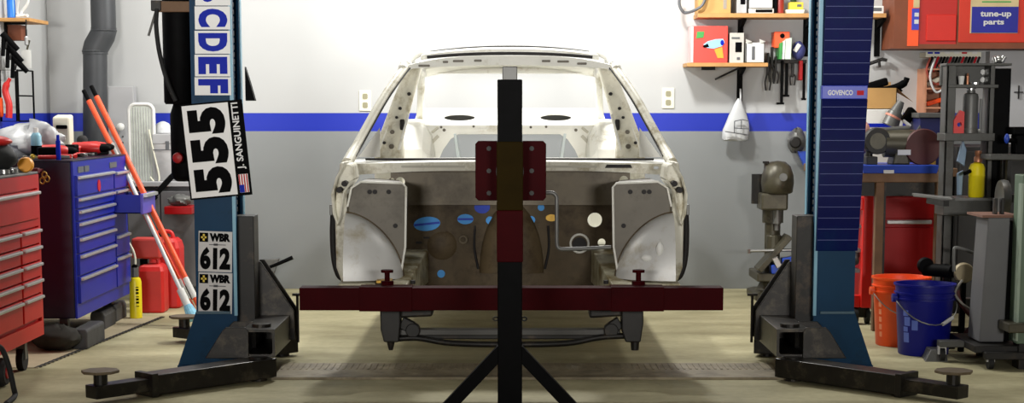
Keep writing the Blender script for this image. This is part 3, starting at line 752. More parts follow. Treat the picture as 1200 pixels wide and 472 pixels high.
for s in (-1, 1):
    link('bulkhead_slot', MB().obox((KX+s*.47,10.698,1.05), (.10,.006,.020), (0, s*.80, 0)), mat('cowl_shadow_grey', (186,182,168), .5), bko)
    for dx_, dz_ in ((.44,.93),(.53,1.0),(.40,1.12)): link('bulkhead_hole', MB().cyl((KX+s*dx_,10.695,dz_),(KX+s*dx_,10.702,dz_),.010,n=8), M_CARGREY, bko)
for x_ in (KX-.315, KX+.285):
    zz_ = zs+(10.98-yp0)*.33
    pm = MB().lathe([(.001,-.07),(.06,-.065),(.108,-.03),(.112,-.004)], (x_,10.98,zz_), 24, cap=False)
    pm.v = [(p[0], p[1], p[2]+(p[1]-10.98)*.33) for p in pm.v]
    cpart('speaker_pan', pm, mat('speaker_grey', (92,92,88), .6), smooth=60)
cpart('floor_pan', MB().box(KX-.72, KX+.72, 8.91, 11.1, .42, .45), M_CAR)
cpart('tunnel', MB().loft([[(KX+.16*math.cos(a), y, .45+.20*math.sin(a)) for a in [PI*i/10 for i in range(11)]] for y in (8.95, 10.6)]), M_CAR, smooth=50)
cpart('rear_panel', MB().box(KX-.70, KX+.70, 11.70, 11.76, .45, .80), M_CAR, bev=.01)
cpart('boot_floor', MB().box(KX-.68, KX+.68, 11.1, 11.72, .42, .45), M_CAR)

# --- front subframe hanging under the rails
sub = cpart('front_subframe', MB().bar((KX-.52,8.16,Zat(388.5,8.16)),(KX+.52,8.16,Zat(388.5,8.16)),.05,.034), mat('dull_frame_steel', (62,60,57), .3, 0, scale=10, spec=.6), bev=.006)
link('frame_tube', MB().bar((KX-.50,8.165,Zat(394,8.16)),(KX+.50,8.165,Zat(394,8.16)),.05,.022), M_DARK, sub, bev=.004)
sw = smooth_pts([W(462,397,8.12),W(490,396,8.12),W(530,402,8.12),W(597,403.5,8.12),W(664,402,8.12),W(704,395,8.12),W(745,393,8.12)])
link('sway_bar', MB().tube([tuple(p) for p in sw], .014, n=10), M_DARK, sub, smooth=60)
for s, pxs in ((-1, (446,470)), (1, (727,753))):
    a, b = Xat(pxs[0],8.14,.3), Xat(pxs[1],8.14,.3)
    br = link('strut_bracket', MB().prism([(a,.37),(b,.37),(b-.0,Zat(378,8.14)),((a+b)/2+.04,Zat(399,8.14)),((a+b)/2-.03,Zat(399,8.14)),(a+.004,Zat(385,8.14))], 'xz', 8.08, 8.20), M_DARK, sub, bev=.006)
    px = 458 if s < 0 else 744
    cbase = W(px, 398, 8.14); ct = W(px, 410, 8.14)
    link('ball_joint', MB().cyl(cbase, ct, .022, .010 if s < 0 else .018, n=12), M_DARK, br)
    c1 = W(484 if s < 0 else 716, 384, 8.14)
    link('steering_arm', MB().bar((a if s > 0 else b, 8.14, Zat(377,8.14)), (c1[0], 8.14, c1[2]), .05, .055).cyl((c1[0],8.11,c1[2]-.01),(c1[0],8.17,c1[2]-.01),.034,n=14), M_DARK, sub, bev=.004)
    px0, px1 = (470, 510) if s < 0 else (690, 728)
    link('cross_mount', MB().prism([(Xat(px0,8.12,.3),.372),(Xat(px1,8.12,.3),.372),(Xat(px1,8.12,.3)-(.01 if s < 0 else -.0),Zat(369,8.12)),(Xat(px0,8.12,.3),Zat(371,8.12))], 'xz', 8.06, 8.2), M_DARK, sub, bev=.01)
# ================================================================== LEFT SIDE
XC = -2.28     # drawer faces of the two chests
def handle(parent, ya, yb, z, m=M_ALU):
    return link('handle', MB().loft([[(XC+.012,y,z-.009),(XC+.030,y,z-.007),(XC+.030,y,z+.006),(XC+.012,y,z+.009)] for y in (ya,yb)]), m, parent, bev=.003)
def drawer(parent, ya, yb, za, zb, m, hz=True):
    d = link('drawer', MB().box(XC-.02, XC+.014, ya, yb, za, zb), m, parent, bev=.004)
    if hz: handle(d, ya+.015, yb-.015, zb-.012)
    return d
# ---- red chest
ry0, ry1 = 7.45, 8.44
def rz(py): return Zat(py, 8.42)
rc = thing('tool_chest', 'red roller tool chest with grey drawer handles at the left edge', 'tool chest', (-2.62, 7.95, .14))
zt, zb = rz(204), rz(392)
link('body', MB().box(-2.98, XC-.012, ry0, ry1, zb, zt), M_CHESTRED, rc, bev=.006)
link('front_frame', plate([(ry0,zb),(ry1,zb),(ry1,zt),(ry0,zt)], [[(ry0+.03,zb+.07),(ry1-.03,zb+.07),(ry1-.03,rz(264)),(ry0+.03,rz(264))],[(ry0+.03,rz(256)),(ry1-.03,rz(256)),(ry1-.03,rz(220)),(ry0+.03,rz(220))]], 'yz', XC-.004, .016), M_CHESTRED, rc, bev=.003)
drawer(rc, ry0+.04, ry1-.04, rz(255), rz(222), M_CHESTRED)
rows = [266, 285.5, 305, 324, 343, 372]
ym = (ry0+ry1)/2+.12
for k in range(5):
    for ya, yb in ((ry0+.04, ym-.012), (ym+.012, ry1-.04)):
        drawer(rc, ya, yb, rz(rows[k+1]-2), rz(rows[k]), M_CHESTRED)
link('worktop', MB().box(-2.98, XC+.002, ry0, ry1, zt, zt+.012), M_GREYSTEEL, rc, bev=.003)
def caster(parent, x, y, r=.055):
    c = link('caster', MB().cyl((x-.016,y,r),(x+.016,y,r),r,n=18), M_RUBBER, parent, smooth=40)
    link('caster_fork', MB().box(x-.022,x+.022,y-.02,y+.02,r,zc_), M_GREYSTEEL, c)
zc_ = zb+.002
for y in (ry0+.1, ry1-.1):
    for x in (-2.92, XC-.08): caster(rc, x, y)
# round shop stool seat / wheel under the red chest
c = G(12, 452); 
wt = thing('rubber_wheel', 'black rubber wheel with red hub stripes under the red chest', 'wheel', (c[0]-.03, c[1]-.05, 0))
wx, wy = c[0]-.05, c[1]-.02
link('tyre', MB().lathe([(.03,-.045),(.055,-.045),(.066,-.02),(.066,.02),(.055,.045),(.03,.045)], (wx, wy, .066), 28, 'x', cap=False), M_RUBBER, wt, smooth=40)
link('hub', MB().lathe([(.001,-.05),(.028,-.05),(.034,-.03),(.034,.03),(.028,.05),(.001,.05)], (wx, wy, .066), 20, 'x'), M_CABRED, wt, smooth=40)
# hanging black hose
solo('air_hose', MB().tube(smooth_pts([(XC+.04,7.47,.24),(XC+.075,7.49,.22),(XC+.10,7.50,.14),(XC+.115,7.505,.05),(XC+.12,7.5,.012),(XC+.14,7.3,.012)],6), .012), M_RUBBER, 'black hose dangling in front of the red tool chest', 'hose', smooth=60)

# ---- blue chest
by0, by1 = 9.12, 10.38
def bz(py): return Zat(py, 9.14)
bc = thing('tool_chest', 'blue roller tool chest with navy end and one drawer pulled open', 'tool chest', (-2.72, 9.75, .15))
zt, zb = bz(189), bz(373); zc_ = zb+.002; zbt = zt+.006
link('body', MB().box(-3.16, XC-.012, by0, by1, zb, zt), M_CHESTNAVY, bc, bev=.006)
yd = 10.0
link('front_frame', MB().box(XC-.012, XC, by0, by1, zb, zt), M_CHESTBLUE, bc, bev=.003)
hs = [206, 232, 246.5, 261, 279, 299, 325, 358]
for k in range(7):
    drawer(bc, by0+.03, yd-.012, bz(hs[k+1]-2), bz(hs[k]), M_CHESTBLUE)
hr = [208, 232, 262, 290, 318, 358]
for k in range(5):
    if k == 2:
        continue
    drawer(bc, yd+.012, by1-.02, bz(hr[k+1]-2), bz(hr[k]), M_CHESTBLUE)
# label plates on the top rail
for y0_, y1_ in ((9.22,9.34),(9.36,9.46),(9.95,10.12)):
    link('label_plate', MB().box(XC, XC+.004, y0_, y1_, bz(203), bz(196)), M_INKGREY, bc)
link('round_badge', MB().lathe([(.001,0),(.032,0),(.032,.004),(.001,.004)], (XC+.014, 9.62, bz(222)), 20, 'x'), M_INKRED, bc)
# pulled-out drawer
xo_ = XC+.155; za, zb2 = bz(262), bz(238)
od = link('open_drawer', MB().box(XC-.1, xo_, yd+.02, by1-.03, za, za+.006).box(XC-.1, xo_, yd+.02, yd+.028, za, zb2).box(XC-.1, xo_, by1-.038, by1-.03, za, zb2), M_CHESTBLUE, bc)
link('drawer_front', MB().box(xo_, xo_+.016, yd+.012, by1-.02, za-.004, zb2+.006), M_LILAC, od, bev=.004)
link('handle', MB().loft([[(xo_+.016,y,zb2-.016),(xo_+.038,y,zb2-.012),(xo_+.038,y,zb2+.004),(xo_+.016,y,zb2+.006)] for y in (yd+.03, by1-.04)]), M_ALU, od)
solo('yellow_tape_roll', MB().lathe([(.02,0),(.04,0),(.04,.03),(.02,.03),(.02,0)], (XC+.06, yd+.13, za+.026), 18, cap=False), M_YELLOW, 'small yellow tape roll in the open blue drawer', 'tape')
link('liner', MB().box(XC-.09, xo_-.005, yd+.03, by1-.04, za+.006, za+.026), M_DARK, od)
link('top_tray', MB().box(-3.16, XC+.004, by0, by1, zt, zt+.006), M_CHESTNAVY, bc)
for y in (by0+.12, by1-.1):
    for x in (-3.08, XC-.1): caster(bc, x, y, .06)
# wooden-looking blocks along the chest foot
for i, (pa, pb, pt, pbm, lab) in enumerate(((83, 112, 379, 408, 'near dark grey block lying at the foot of the blue chest'), (106, 126, 362, 387, 'middle dark grey block at the foot of the blue chest'), (119, 141, 352, 378, 'far dark grey block at the foot of the blue chest'))):
    g = G((pa+pb)/2-6, pbm); h = .105
    m = MB().prism([(-.042,0),(.042,0),(.042,h*.75),(.03,h),(-.035,h),(-.042,h*.8)], 'xz', -.14, .14) if i else MB().prism([(-.042,0),(.042,0),(.042,h*.85),(.036,h),(-.042,h)], 'xz', -.20, .20)
    m.v = [(p[0]+g[0]+.02, p[1]+g[1]+.15, p[2]) for p in m.v]
    b = tag(link('wheel_block', m, mat('charcoal_block', (62, 61, 62), .7, scale=16, var=.25), None, (g[0]+.02, g[1]+.15, 0), .008), lab, 'block', 'blocks under the blue chest')
# dark rolled bag between chests
g = G(70, 411)
m = MB().ball((g[0]-.02, g[1]+.02, .068), (.13,.12,.068), 20, 12)
rnd = random.Random(3); m.v = [(p[0]+rnd.uniform(-.008,.008), p[1]+rnd.uniform(-.008,.008), max(0, p[2]+rnd.uniform(-.008,.008))) for p in m.v]
solo('cloth_bundle', m, mat('sooty_cloth', (40, 37, 30), .9, scale=12, var=.35), 'sooty dark bundle on the floor beneath the blue chest', 'bundle', smooth=60)
# floor mat with toothed black edge
ma, mb_ = G(30, 440), G(182, 374)
def mx_(y): return -2.30+(y-8.40)*.095
mt = MB().prism([(XL+.01,8.40),(mx_(8.40),8.40),(mx_(10.5),10.5),(XL+.01,10.5)], 'xy', 0, .004)
fm = solo('floor_mat', mt, M_MATBEIGE, 'beige floor mat with toothed black edging under the chests', 'mat')
tm = MB(); k = 0; y = 8.42
tm.prism([(mx_(8.40)-.02,8.40),(mx_(8.40)-.010,8.40),(mx_(10.5)-.010,10.5),(mx_(10.5)-.02,10.5)], 'xy', .004, .0052)
while y < 10.46:
    tm.box(mx_(y)-.018, mx_(y)+.010, y, y+.032, .0042, .0062); y += .055
link('toothed_edge', tm, M_RUBBER, fm)

# ---- things on the blue chest
zt = zbt
def zpx(py, y): return Zat(py, y)
# white plastic bag
def crumple(c, r, seed, amp, n=22, m=14, flat=0):
    rnd = random.Random(seed); mb = MB().ball(c, r, n, m); vs = []
    ph = [(rnd.uniform(2,9), rnd.uniform(2,9), rnd.uniform(0,6), rnd.uniform(.3,1)) for _ in range(9)]
    for p in mb.v:
        a = math.atan2(p[1]-c[1], p[0]-c[0]); e = (p[2]-c[2])/r[2]
        k = 1+amp*sum(w_*math.sin(f*a+g_*e+q_) for f, g_, q_, w_ in ph)/4
        vs.append((c[0]+(p[0]-c[0])*k, c[1]+(p[1]-c[1])*k, max(c[2]-r[2]*.98, c[2]+(p[2]-c[2])*k)))
    mb.v = vs; return mb
c = W(48, 162, 9.7)
solo('plastic_bag', crumple((c[0]-.06, 9.70, zt+.085), (.165,.14,.09), 4, .42, 34, 22), M_BAG, 'crumpled white plastic bag on the blue tool chest', 'bag', smooth=60)
j = thing('plastic_jug', 'cut-down white plastic jug with a dark slot at the back of the chest', 'jug', (W(76,166,10.2)[0], 10.2, zt))
x0, x1 = Xat(65,10.2), Xat(85,10.2)
link('shell', MB().loft([[(x0+.01,10.16,zt),(x1-.008,10.16,zt),(x1-.008,10.24,zt),(x0+.01,10.24,zt)],[(x0,10.15,zt+.05),(x1,10.15,zt+.05),(x1,10.25,zt+.05),(x0,10.25,zt+.05)],[(x0,10.15,Zat(137,10.15)),(x1,10.15,Zat(137,10.15)),(x1,10.25,Zat(134,10.15)),(x0,10.25,Zat(134,10.15))]]), M_CREAMPL, j, bev=.012)
link('slot', MB().prism(rrect(Xat(67,10.15), Xat(80,10.15), Zat(151,10.15), Zat(146.5,10.15), .008), 'xz', 10.14, 10.152), M_INKBLACK, j)
# red power tools
def drill(x, y, z, sc, rot, label, m):
    t = thing('cordless_tool', label, 'power tool', (x,y,z), 'red tools on the blue chest')
    t.rotation_euler = (0,0,rot)
    def L(nm, mb, mm, **k): return link(nm, mb, mm, t, local=True, **k)
    L('motor_body', MB().lathe([(.02,-.10),(.034,-.095),(.036,.0),(.028,.06),(.02,.075)], (0,0,.042), 16, 'x'), m, smooth=40, bev=0)
    L('grip', MB().loft([[(-.06-.02,-.09,.012),(-.03-.02,-.09,.012),(-.03-.02,-.09,.055),(-.06-.02,-.09,.055)],[(-.06,0,.012),(-.02,0,.012),(-.02,0,.06),(-.06,0,.06)]]), m, bev=.01)
    L('battery', MB().box(-.125,-.02,-.145,-.085,.002,.066), M_BLACK, bev=.008)
    L('chuck', MB().lathe([(.022,.07),(.022,.10),(.012,.125),(.004,.13)], (0,0,.042), 12, 'x'), M_BLACK, smooth=40)
    t.scale = (sc,sc,sc)
drill(-2.47, 9.50, zt, .95, .5, 'red cordless tool near the front corner of the blue chest', M_REDPLASTIC)
drill(-2.40, 9.99, zt, 1.0, -.2, 'red cordless tool lying in the middle of the blue chest edge', M_REDPLASTIC)
drill(-2.42, 10.24, zt, 1.0, .9, 'red cordless tool at the far end of the blue chest', M_REDPLASTIC)
drill(-2.75, 10.08, zt, .95, 1.9, 'red cordless tool behind the white bag on the blue chest', M_REDPLASTIC)
# spray bottle
c = Xat(43,9.4)
sb = thing('spray_can', 'slim pale blue and black spray can standing on the blue chest', 'can', (c,9.4,zt))
link('body', MB().lathe([(.02,0),(.028,.004),(.028,.12),(.02,.135),(.012,.14)], (c,9.4,zt), 18), mat('pale_blue_tin', (140,190,210), .4), sb, smooth=40)
link('dark_band', MB().lathe([(.0285,.02),(.0285,.07)], (c,9.4,zt), 18, cap=False), M_INKBLACK, sb)
link('cap', MB().lathe([(.014,.138),(.014,.165),(.001,.166)], (c,9.4,zt), 12), M_WHITEPL, sb)
c = Xat(38,9.3)
solo('yellow_screwdriver', MB().cyl((c,9.3,zt+.015),(c+.02,9.24,zt+.015),.013,n=10).cyl((c+.02,9.24,zt+.015),(c+.05,9.15,zt+.015),.004,n=8), M_INKYEL, 'yellow screwdriver lying on the blue chest by the spray can', 'screwdriver')
c = Xat(68.5,9.2)
solo('blue_marker', MB().cyl((c,9.2,zt),(c,9.2,zt+.10),.012,n=12).cyl((c,9.2,zt+.10),(c,9.2,zt+.13),.008,n=12), M_INKBLUE, 'blue marker pen standing at the front edge of the blue chest', 'pen')
# row of sockets / wrenches
rnd = random.Random(11)
for i, (px, y, k) in enumerate(((50,9.25,0),(57,9.3,1),(75,9.35,0),(82,9.6,1),(90,9.75,0),(97,9.95,1),(108,10.12,0),(60,9.55,1))):
    x = min(Xat(px, y), -2.36); L_ = .07+.02*k; a = rnd.uniform(-.6,.6)
    d = Vector((math.cos(a)*L_, math.sin(a)*L_, 0)); p = Vector((x-.03,y,zt+.012))
    nm, lb = [('spanner','steel spanner'),('socket_wrench','dark socket wrench')][k]
    mb = MB().bar(p-d, p+d, .016, .012)
    mb.lathe([(.006,-.008),(.02,-.008),(.02,.010),(.006,.010)], p+d, 12)
    if not k: mb.lathe([(.006,-.008),(.018,-.008),(.018,.008),(.006,.008)], p-d, 12)
    solo(nm, mb, M_STEEL if not k else M_DARK, lb+' among the tools on the blue chest, '+['by the pen','beside the spray can','right of the pen','behind the front red tool','near the middle','by the middle red tool','towards the far end','behind the pen'][i], 'wrench', group='hand tools on the blue chest')
for i, (px, y, a_, lb) in enumerate(((88,9.22,.35,'red handled pliers nearest the corner of the blue chest'),(100,9.62,.9,'red handled pliers lying behind the first pair on the blue chest'),(112,9.78,-.3,'red handled pliers on the drawer side of the blue chest middle'),(72,9.42,2.4,'red handled pliers under the white bag on the blue chest'))):
    x = min(Xat(px, y), -2.37); t = thing('pliers', lb, 'pliers', (x,y,zt), 'pliers on the blue chest'); t.rotation_euler = (0,0,a_)
    for s_ in (-1, 1):
        link('grip', MB().tube(smooth_pts([(0,0,.014),(-.05,s_*.022,.014),(-.11,s_*.016,.014)],4), .010), M_REDPLASTIC, t, local=True, smooth=60)
    link('jaw', MB().bar((-.01,0,.014),(.05,0,.014),.022,.014), M_GREYSTEEL, t, local=True, bev=.004)
for i, (px, y, h_, mm, lb) in enumerate(((62,10.25,.13,M_INKGREY,'grey tin at the back of the blue chest beside the jug'),(57,10.1,.09,M_RUBBER,'short black tin behind the white bag'),(97,10.3,.11,M_RUBBER,'black tin at the far end of the blue chest'))):
    x = Xat(px, y); solo('tin', MB().lathe([(.028,0),(.032,.004),(.032,h_-.02),(.024,h_-.006),(.012,h_)], (x,y,zt), 18), mm, lb, 'tin', group='tins at the back of the blue chest', smooth=40)
# ---- things on the red chest
zr = rz(204)+.012
x = Xat(18, 8.3)
rb = thing('tool_bag', 'red and black soft tool bag on the red chest', 'bag', (x-.08, 8.15, zr))
link('bag_body', crumple((x-.10,8.15,zr+.075), (.15,.12,.078), 8, .06), M_RUBBER, rb, smooth=60)
link('red_top', crumple((x-.10,8.15,zr+.15), (.13,.10,.03), 9, .06), M_REDPLASTIC, rb, smooth=60)
x = Xat(21, 8.2, .95)
solo('tape_measure', MB().lathe([(.001,-.02),(.032,-.02),(.036,-.014),(.036,.014),(.032,.02),(.001,.02)], (x+.005,8.32,zr+.036), 20, 'y'), mat('amber_plastic', (238,160,30), .4), 'round amber tape measure standing on the red chest', 'tape measure', smooth=40)
for i, (px, y, ln, lb) in enumerate(((8,8.2,.10,'chrome ratchet lying across the red chest top'),(26,8.36,.07,'short chrome socket bar near the red chest corner'),(14,8.05,.09,'bent chrome wrench at the near side of the red chest'))):
    x = min(Xat(px, y, .95), XC-.10); p = Vector((x,y,zr+.012)); d = Vector((ln,.03*(i-1),0))
    solo('ratchet', MB().cyl(p-d*.6, p+d*.5, .009, n=10).lathe([(.006,-.011),(.024,-.009),(.024,.010),(.006,.012)], p+d*.55, 14), M_STEEL, lb, 'ratchet', group='ratchets on the red chest', smooth=40)
# red bar clamped on the navy end, with brass bits hanging
m = MB().box(-2.56, XC-.13, 8.93, 8.97, Zat(203,8.93), Zat(197,8.93)).box(-2.52, -2.50, 8.97, 9.12, Zat(202,8.93), Zat(199,8.93)).box(-2.45, -2.43, 8.97, 9.12, Zat(202,8.93), Zat(199,8.93))
solo('magnetic_tool_bar', m, mat('oxblood_paint', (96,22,30), .5), 'oxblood red bar fixed to the navy end of the blue chest', 'tool bar', bev=.003)
hx = W(52, 205, 8.95)
m = MB()
for a, b_ in ((0,0),(.012,-.02),(-.012,-.03)): m.tube([(hx[0]+a+.012*math.cos(t), 8.95, hx[2]+b_+.016*math.sin(t)) for t in [2*PI*i/12 for i in range(12)]], .004, closed=True)
solo('key_ring', m, M_BRASS, 'brass key bunch hanging from the oxblood bar', 'keys', smooth=60)

# ---- left wall shelf and what hangs there
sy = 11.05
zsh = Zat(25, sy)
xs0, xs1 = XL, Xat(35, sy, 1.7)
shf = thing('wooden_shelf', 'short pine shelf on the left wall', 'shelf', (XL, 11.2, zsh))
link('board', MB().box(XL, xs1, sy-.0, sy+.45, zsh, zsh+.022), M_WOOD, shf, bev=.002)
link('bracket', MB().box(XL, XL+.012, sy+.10, sy+.13, zsh-.16, zsh).box(XL, xs1-.05, sy+.10, sy+.13, zsh-.014, zsh), M_BLACK, shf)
zz = zsh+.022
x = XL+.055
bt = thing('blue_bottle', 'blue squeeze bottle on the short pine shelf', 'bottle', (x, sy+.08, zz))
link('body', MB().lathe([(.02,0),(.026,.005),(.026,.11),(.014,.15),(.012,.16)], (x,sy+.08,zz), 16), mat('bright_blue_plastic', (40,120,220), .35), bt, smooth=40)
link('nozzle', MB().lathe([(.013,.158),(.005,.20),(.003,.21)], (x,sy+.08,zz), 12), M_WHITEPL, bt)
cr = smooth_pts([(xs1-.09,sy+.04,zz+.012),(xs1-.05,sy+.05,zz+.018),(xs1-.10,sy+.09,zz+.03),(xs1-.08,sy+.08,zz+.13),(xs1-.03,sy+.05,zz+.18),(xs1-.02,sy+.06,zz+.10),(xs1-.07,sy+.07,zz+.03),(xs1-.02,sy+.04,zz+.015)],5)
solo('strap_coil', MB().tube([tuple(p) for p in cr], .009), M_WHITEPL, 'loose white strap heaped at the end of the short pine shelf', 'strap', smooth=60)
hk = W(31, 27, sy); hk = (xs1-.02, sy-.008, zsh)
kc = thing('key_chain', 'small key chain hanging from the end of the pine shelf', 'keys', (hk[0], hk[1], hk[2]-.18))
link('chain', MB().tube([(hk[0],sy-.001,hk[2]+.01),(hk[0],hk[1],hk[2]-.05)], .004).tube([(hk[0],hk[1],hk[2]-.05),(hk[0],hk[1],hk[2]-.10)], .006), M_DARK, kc)
link('key', MB().lathe([(.004,0),(.013,.006),(.013,.05),(.005,.06)], (hk[0],hk[1],hk[2]-.15), 8), M_ALU, kc)
link('key', MB().obox((hk[0]+.01,hk[1],hk[2]-.145),(.012,.004,.06),(0,.3,0)), M_OLIVE, kc)
# box hung under the shelf
solo('small_carton', MB().box(XL+.003, XL+.09, sy+.16, sy+.28, zsh-.11, zsh-.014), M_WOODTRIM, 'brown and grey carton tucked under the pine shelf', 'box', bev=.003)
# black glue-gun-like tools hanging on wall
yb_ = 11.0
def hang_gun(x, y, z, lab):
    t = thing('black_hand_tool', lab, 'hand tool', (x,y,z), 'black tools hanging on the left wall')
    link('barrel', MB().cyl((x,y,z+.12),(x+.09,y+.02,z+.02),.022,.015,n=12), M_BLACK, t, smooth=40)
    link('grip', MB().bar((x+.01,y,z+.11),(x-.0,y,z-.02),.028,.022), M_BLACK, t, bev=.006)
    link('trigger', MB().bar((x+.03,y,z+.08),(x+.02,y,z+.03),.008,.008), M_DARK, t)
for i, (px, py, y, lab) in enumerate(((4,48,10.98,'black hand tool uppermost on the left wall'),(9,62,11.03,'black hand tool in the middle of the left wall cluster'),(2,74,11.1,'black hand tool lowest on the left wall'))):
    hang_gun(XL+.035+.01*i, y, Zat(py+14, y), lab)
solo('paper_tag', MB().box(XL+.10, XL+.16, 11.16, 11.164, Zat(80,11.1), Zat(58,11.1)), M_WHITEPL, 'white paper tag behind the black hand tools', 'tag')
rk = thing('wire_rack', 'black wire rack on the left wall below the hand tools', 'rack', (XL+.01, 11.0, Zat(142,11)))
z0, z1 = Zat(142,11), Zat(82,11); xr = XL+.115
for nm, pts in (('frame', [(XL+.005,11.0,z0),(xr,11.0,z0),(xr,11.0,z1),(XL+.005,11.0,z1)]), ('frame', [(XL+.005,11.35,z0),(xr,11.35,z0),(xr,11.35,z1),(XL+.005,11.35,z1)])):
    link(nm, MB().tube(pts, .007, n=6, closed=True), M_BLACK, rk)
for zz_ in (z0, (z0+z1)/2, z1):
    link('cross_wire', MB().cyl((xr,11.0,zz_),(xr,11.35,zz_),.005,n=6), M_BLACK, rk)
x = XL+.055
solo('red_grip', MB().tube(smooth_pts([(x+.02,10.974,Zat(92,11)),(x-.012,10.974,Zat(105,11)),(x+.008,10.974,Zat(122,11)),(x+.004,10.974,Zat(138,11))],5), [.012]*3+[.021]*13, n=10), M_REDPLASTIC, 'red curved grip hanging in front of the wire rack', 'handle', smooth=60)
solo('orange_grip', MB().lathe([(.008,0),(.014,.01),(.012,.11),(.005,.12)], (XL+.015, 10.97, Zat(137,11)), 12), M_ORANGE, 'orange grip left of the red one on the wire rack', 'handle', smooth=40)

# ---- charcoal duct in the corner
yd_ = 11.95
def dp(px, py): return Vector(W(px, py, yd_))
r_ = .089
du = thing('exhaust_duct', 'charcoal flue duct with an elbow in the left back corner', 'duct', tuple(dp(112,190)))
a, b, c, d = Vector((dp(121.5,0)[0], yd_, ZC)), dp(121.5,36), dp(111.5,60), dp(111.5,190)
#, dp(121.5,36), dp(111.5,60), dp(111.5,190)
link('upper_pipe', MB().cyl(a, b, r_*.93, n=24), M_DUCT, du, smooth=40)
el = link('elbow', MB().tube([tuple(b+Vector((0,0,.02))), tuple(b), tuple(b+Vector((-.008,0,-.03))), tuple(c+Vector((.008,0,.03))), tuple(c), tuple(c-Vector((0,0,.02)))], [r_*.96]*6, n=24), M_DUCT, du, smooth=60)
link('lower_pipe', MB().cyl(c, d, r_*.90, n=24), M_DUCT, du, smooth=40)
for p in (b, c): link('seam_ring', MB().lathe([(r_*.95,-.008),(r_*1.0,0),(r_*.95,.008)], p, 24, cap=False), M_DUCT, el)
# ---- pale panel, rounded white-rim panel, bench behind
yq = 12.02
x0, x1 = Xat(127,yq), Xat(158,yq)
pn = thing('panel_board', 'pale grey board with a white knob against the back wall', 'panel', ((x0+x1)/2, yq, .88))
link('board', MB().box(x0, x1, yq, yq+.10, .91, Zat(101,yq)), M_PANELGREY, pn, bev=.004)
kx = W(142.5,148.5,yq)
link('knob', MB().lathe([(.012,0),(.012,-.02),(.026,-.026),(.026,-.04),(.014,-.048),(.001,-.05)], (kx[0],yq,kx[2]), 18, 'y'), M_WHITEPL, pn, smooth=40)
for py in (160,167): 
    k2 = W(144,py,yq); link('screw', MB().cyl((k2[0],yq-.004,k2[2]),(k2[0],yq,k2[2]),.007,n=8), M_INKGREY, pn)
yq = 11.6
x0, x1, z0, z1 = Xat(152,yq), Xat(181,yq), Zat(216,yq), Zat(122,yq)
fp_ = thing('rimmed_panel', 'translucent grey panel with a rounded white rim standing on the back bench', 'panel', ((x0+x1)/2, yq, z0))
ol = rrect(x0, x1, z0, z1, .045)
link('rim', MB().tube([(p[0], yq, p[1]) for p in ol], .012, closed=True), M_WHITEPL, fp_, smooth=60)
link('grille', MB().prism(rrect(x0+.005, x1-.005, z0+.005, z1-.005, .04), 'xz', yq-.004, yq+.004), M_MESH, fp_)
m = MB()
for k in range(9): m.bar((x0+.012+k*(x1-x0-.024)/8, yq-.005, z0+.02),(x0+.012+k*(x1-x0-.024)/8, yq-.005, z1-.02), .003, .004)
link('rib', m, M_PANELGREY, fp_)
solo('bent_wire', MB().tube(smooth_pts([(x1-.03,yq-.02,z0+.36),(x1+.0,yq-.022,z0+.2),(x1+.03,yq-.022,z0+.05),(x1+.01,yq-.02,z0+.006),(x1-.03,yq-.02,z0+.05)],6), .006), M_CREAMPL, 'bent cream wire leaning on the rimmed panel', 'wire', smooth=60)
# back bench left (grey steel cupboard with ledge)
yb1 = 11.45
x0, x1 = Xat(146,yb1), Xat(236,yb1)
zt_ = Zat(213,yb1)
bb = thing('steel_bench', 'slate grey steel cupboard bench along the back wall behind the left post', 'bench', ((x0+x1)/2, 11.8, 0))
link('top', MB().box(x0-.01, x1+.015, yb1-.02, 12.18, zt_-.03, zt_), M_PANELGREY, bb, bev=.003)
link('cupboard', MB().box(x0, x1, yb1, 12.17, .05, zt_-.03), mat('charcoal_enamel', (58,58,60), .5, scale=5), bb, bev=.004)
xm_ = x0+(x1-x0)*.45
for a_, b_ in ((x0+.01,xm_-.004),(xm_+.004,x1-.01)): link('door', MB().box(a_, b_, yb1-.014, yb1, .09, zt_-.06), M_CABGREY, bb, bev=.004)
link('plinth', MB().box(x0+.02, x1-.02, yb1+.04, 12.15, 0, .05), M_BLACK, bb)
x0, x1 = Xat(180,11.6), Xat(214,11.6); z1 = Zat(158,11.6)
sbx = thing('steel_box', 'bright metal box with lines standing behind the left post on the bench', 'box', ((x0+x1)/2, 11.65, zt_))
link('case', MB().box(x0, x1, 11.58, 11.8, zt_, z1), M_ALU, sbx, bev=.008)
link('lid', MB().loft([[(x0-.006,11.575,z1-.06),(x1+.006,11.575,z1-.06),(x1+.006,11.81,z1-.06),(x0-.006,11.81,z1-.06)],[(x0-.004,11.58,z1+.006),(x1,11.58,z1+.006),(x1,11.81,z1+.02),(x0-.004,11.81,z1+.02)]]), M_PANELGREY, sbx, bev=.006)
link('groove', MB().box(x0, x1, 11.572, 11.58, z1-.10, z1-.094), M_INKGREY, sbx)
link('latch', MB().box((x0+x1)/2-.012, (x0+x1)/2+.012, 11.566, 11.58, z1-.10, z1-.04), M_INKGREY, sbx, bev=.003)
solo('clear_dome', MB().lathe([(.06,0),(.058,.03),(.04,.062),(.014,.075),(.001,.077)], (x0+.05,11.68,z1+.012), 18), M_BAG, 'small clear dome on top of the bright metal box', 'dome', smooth=60)
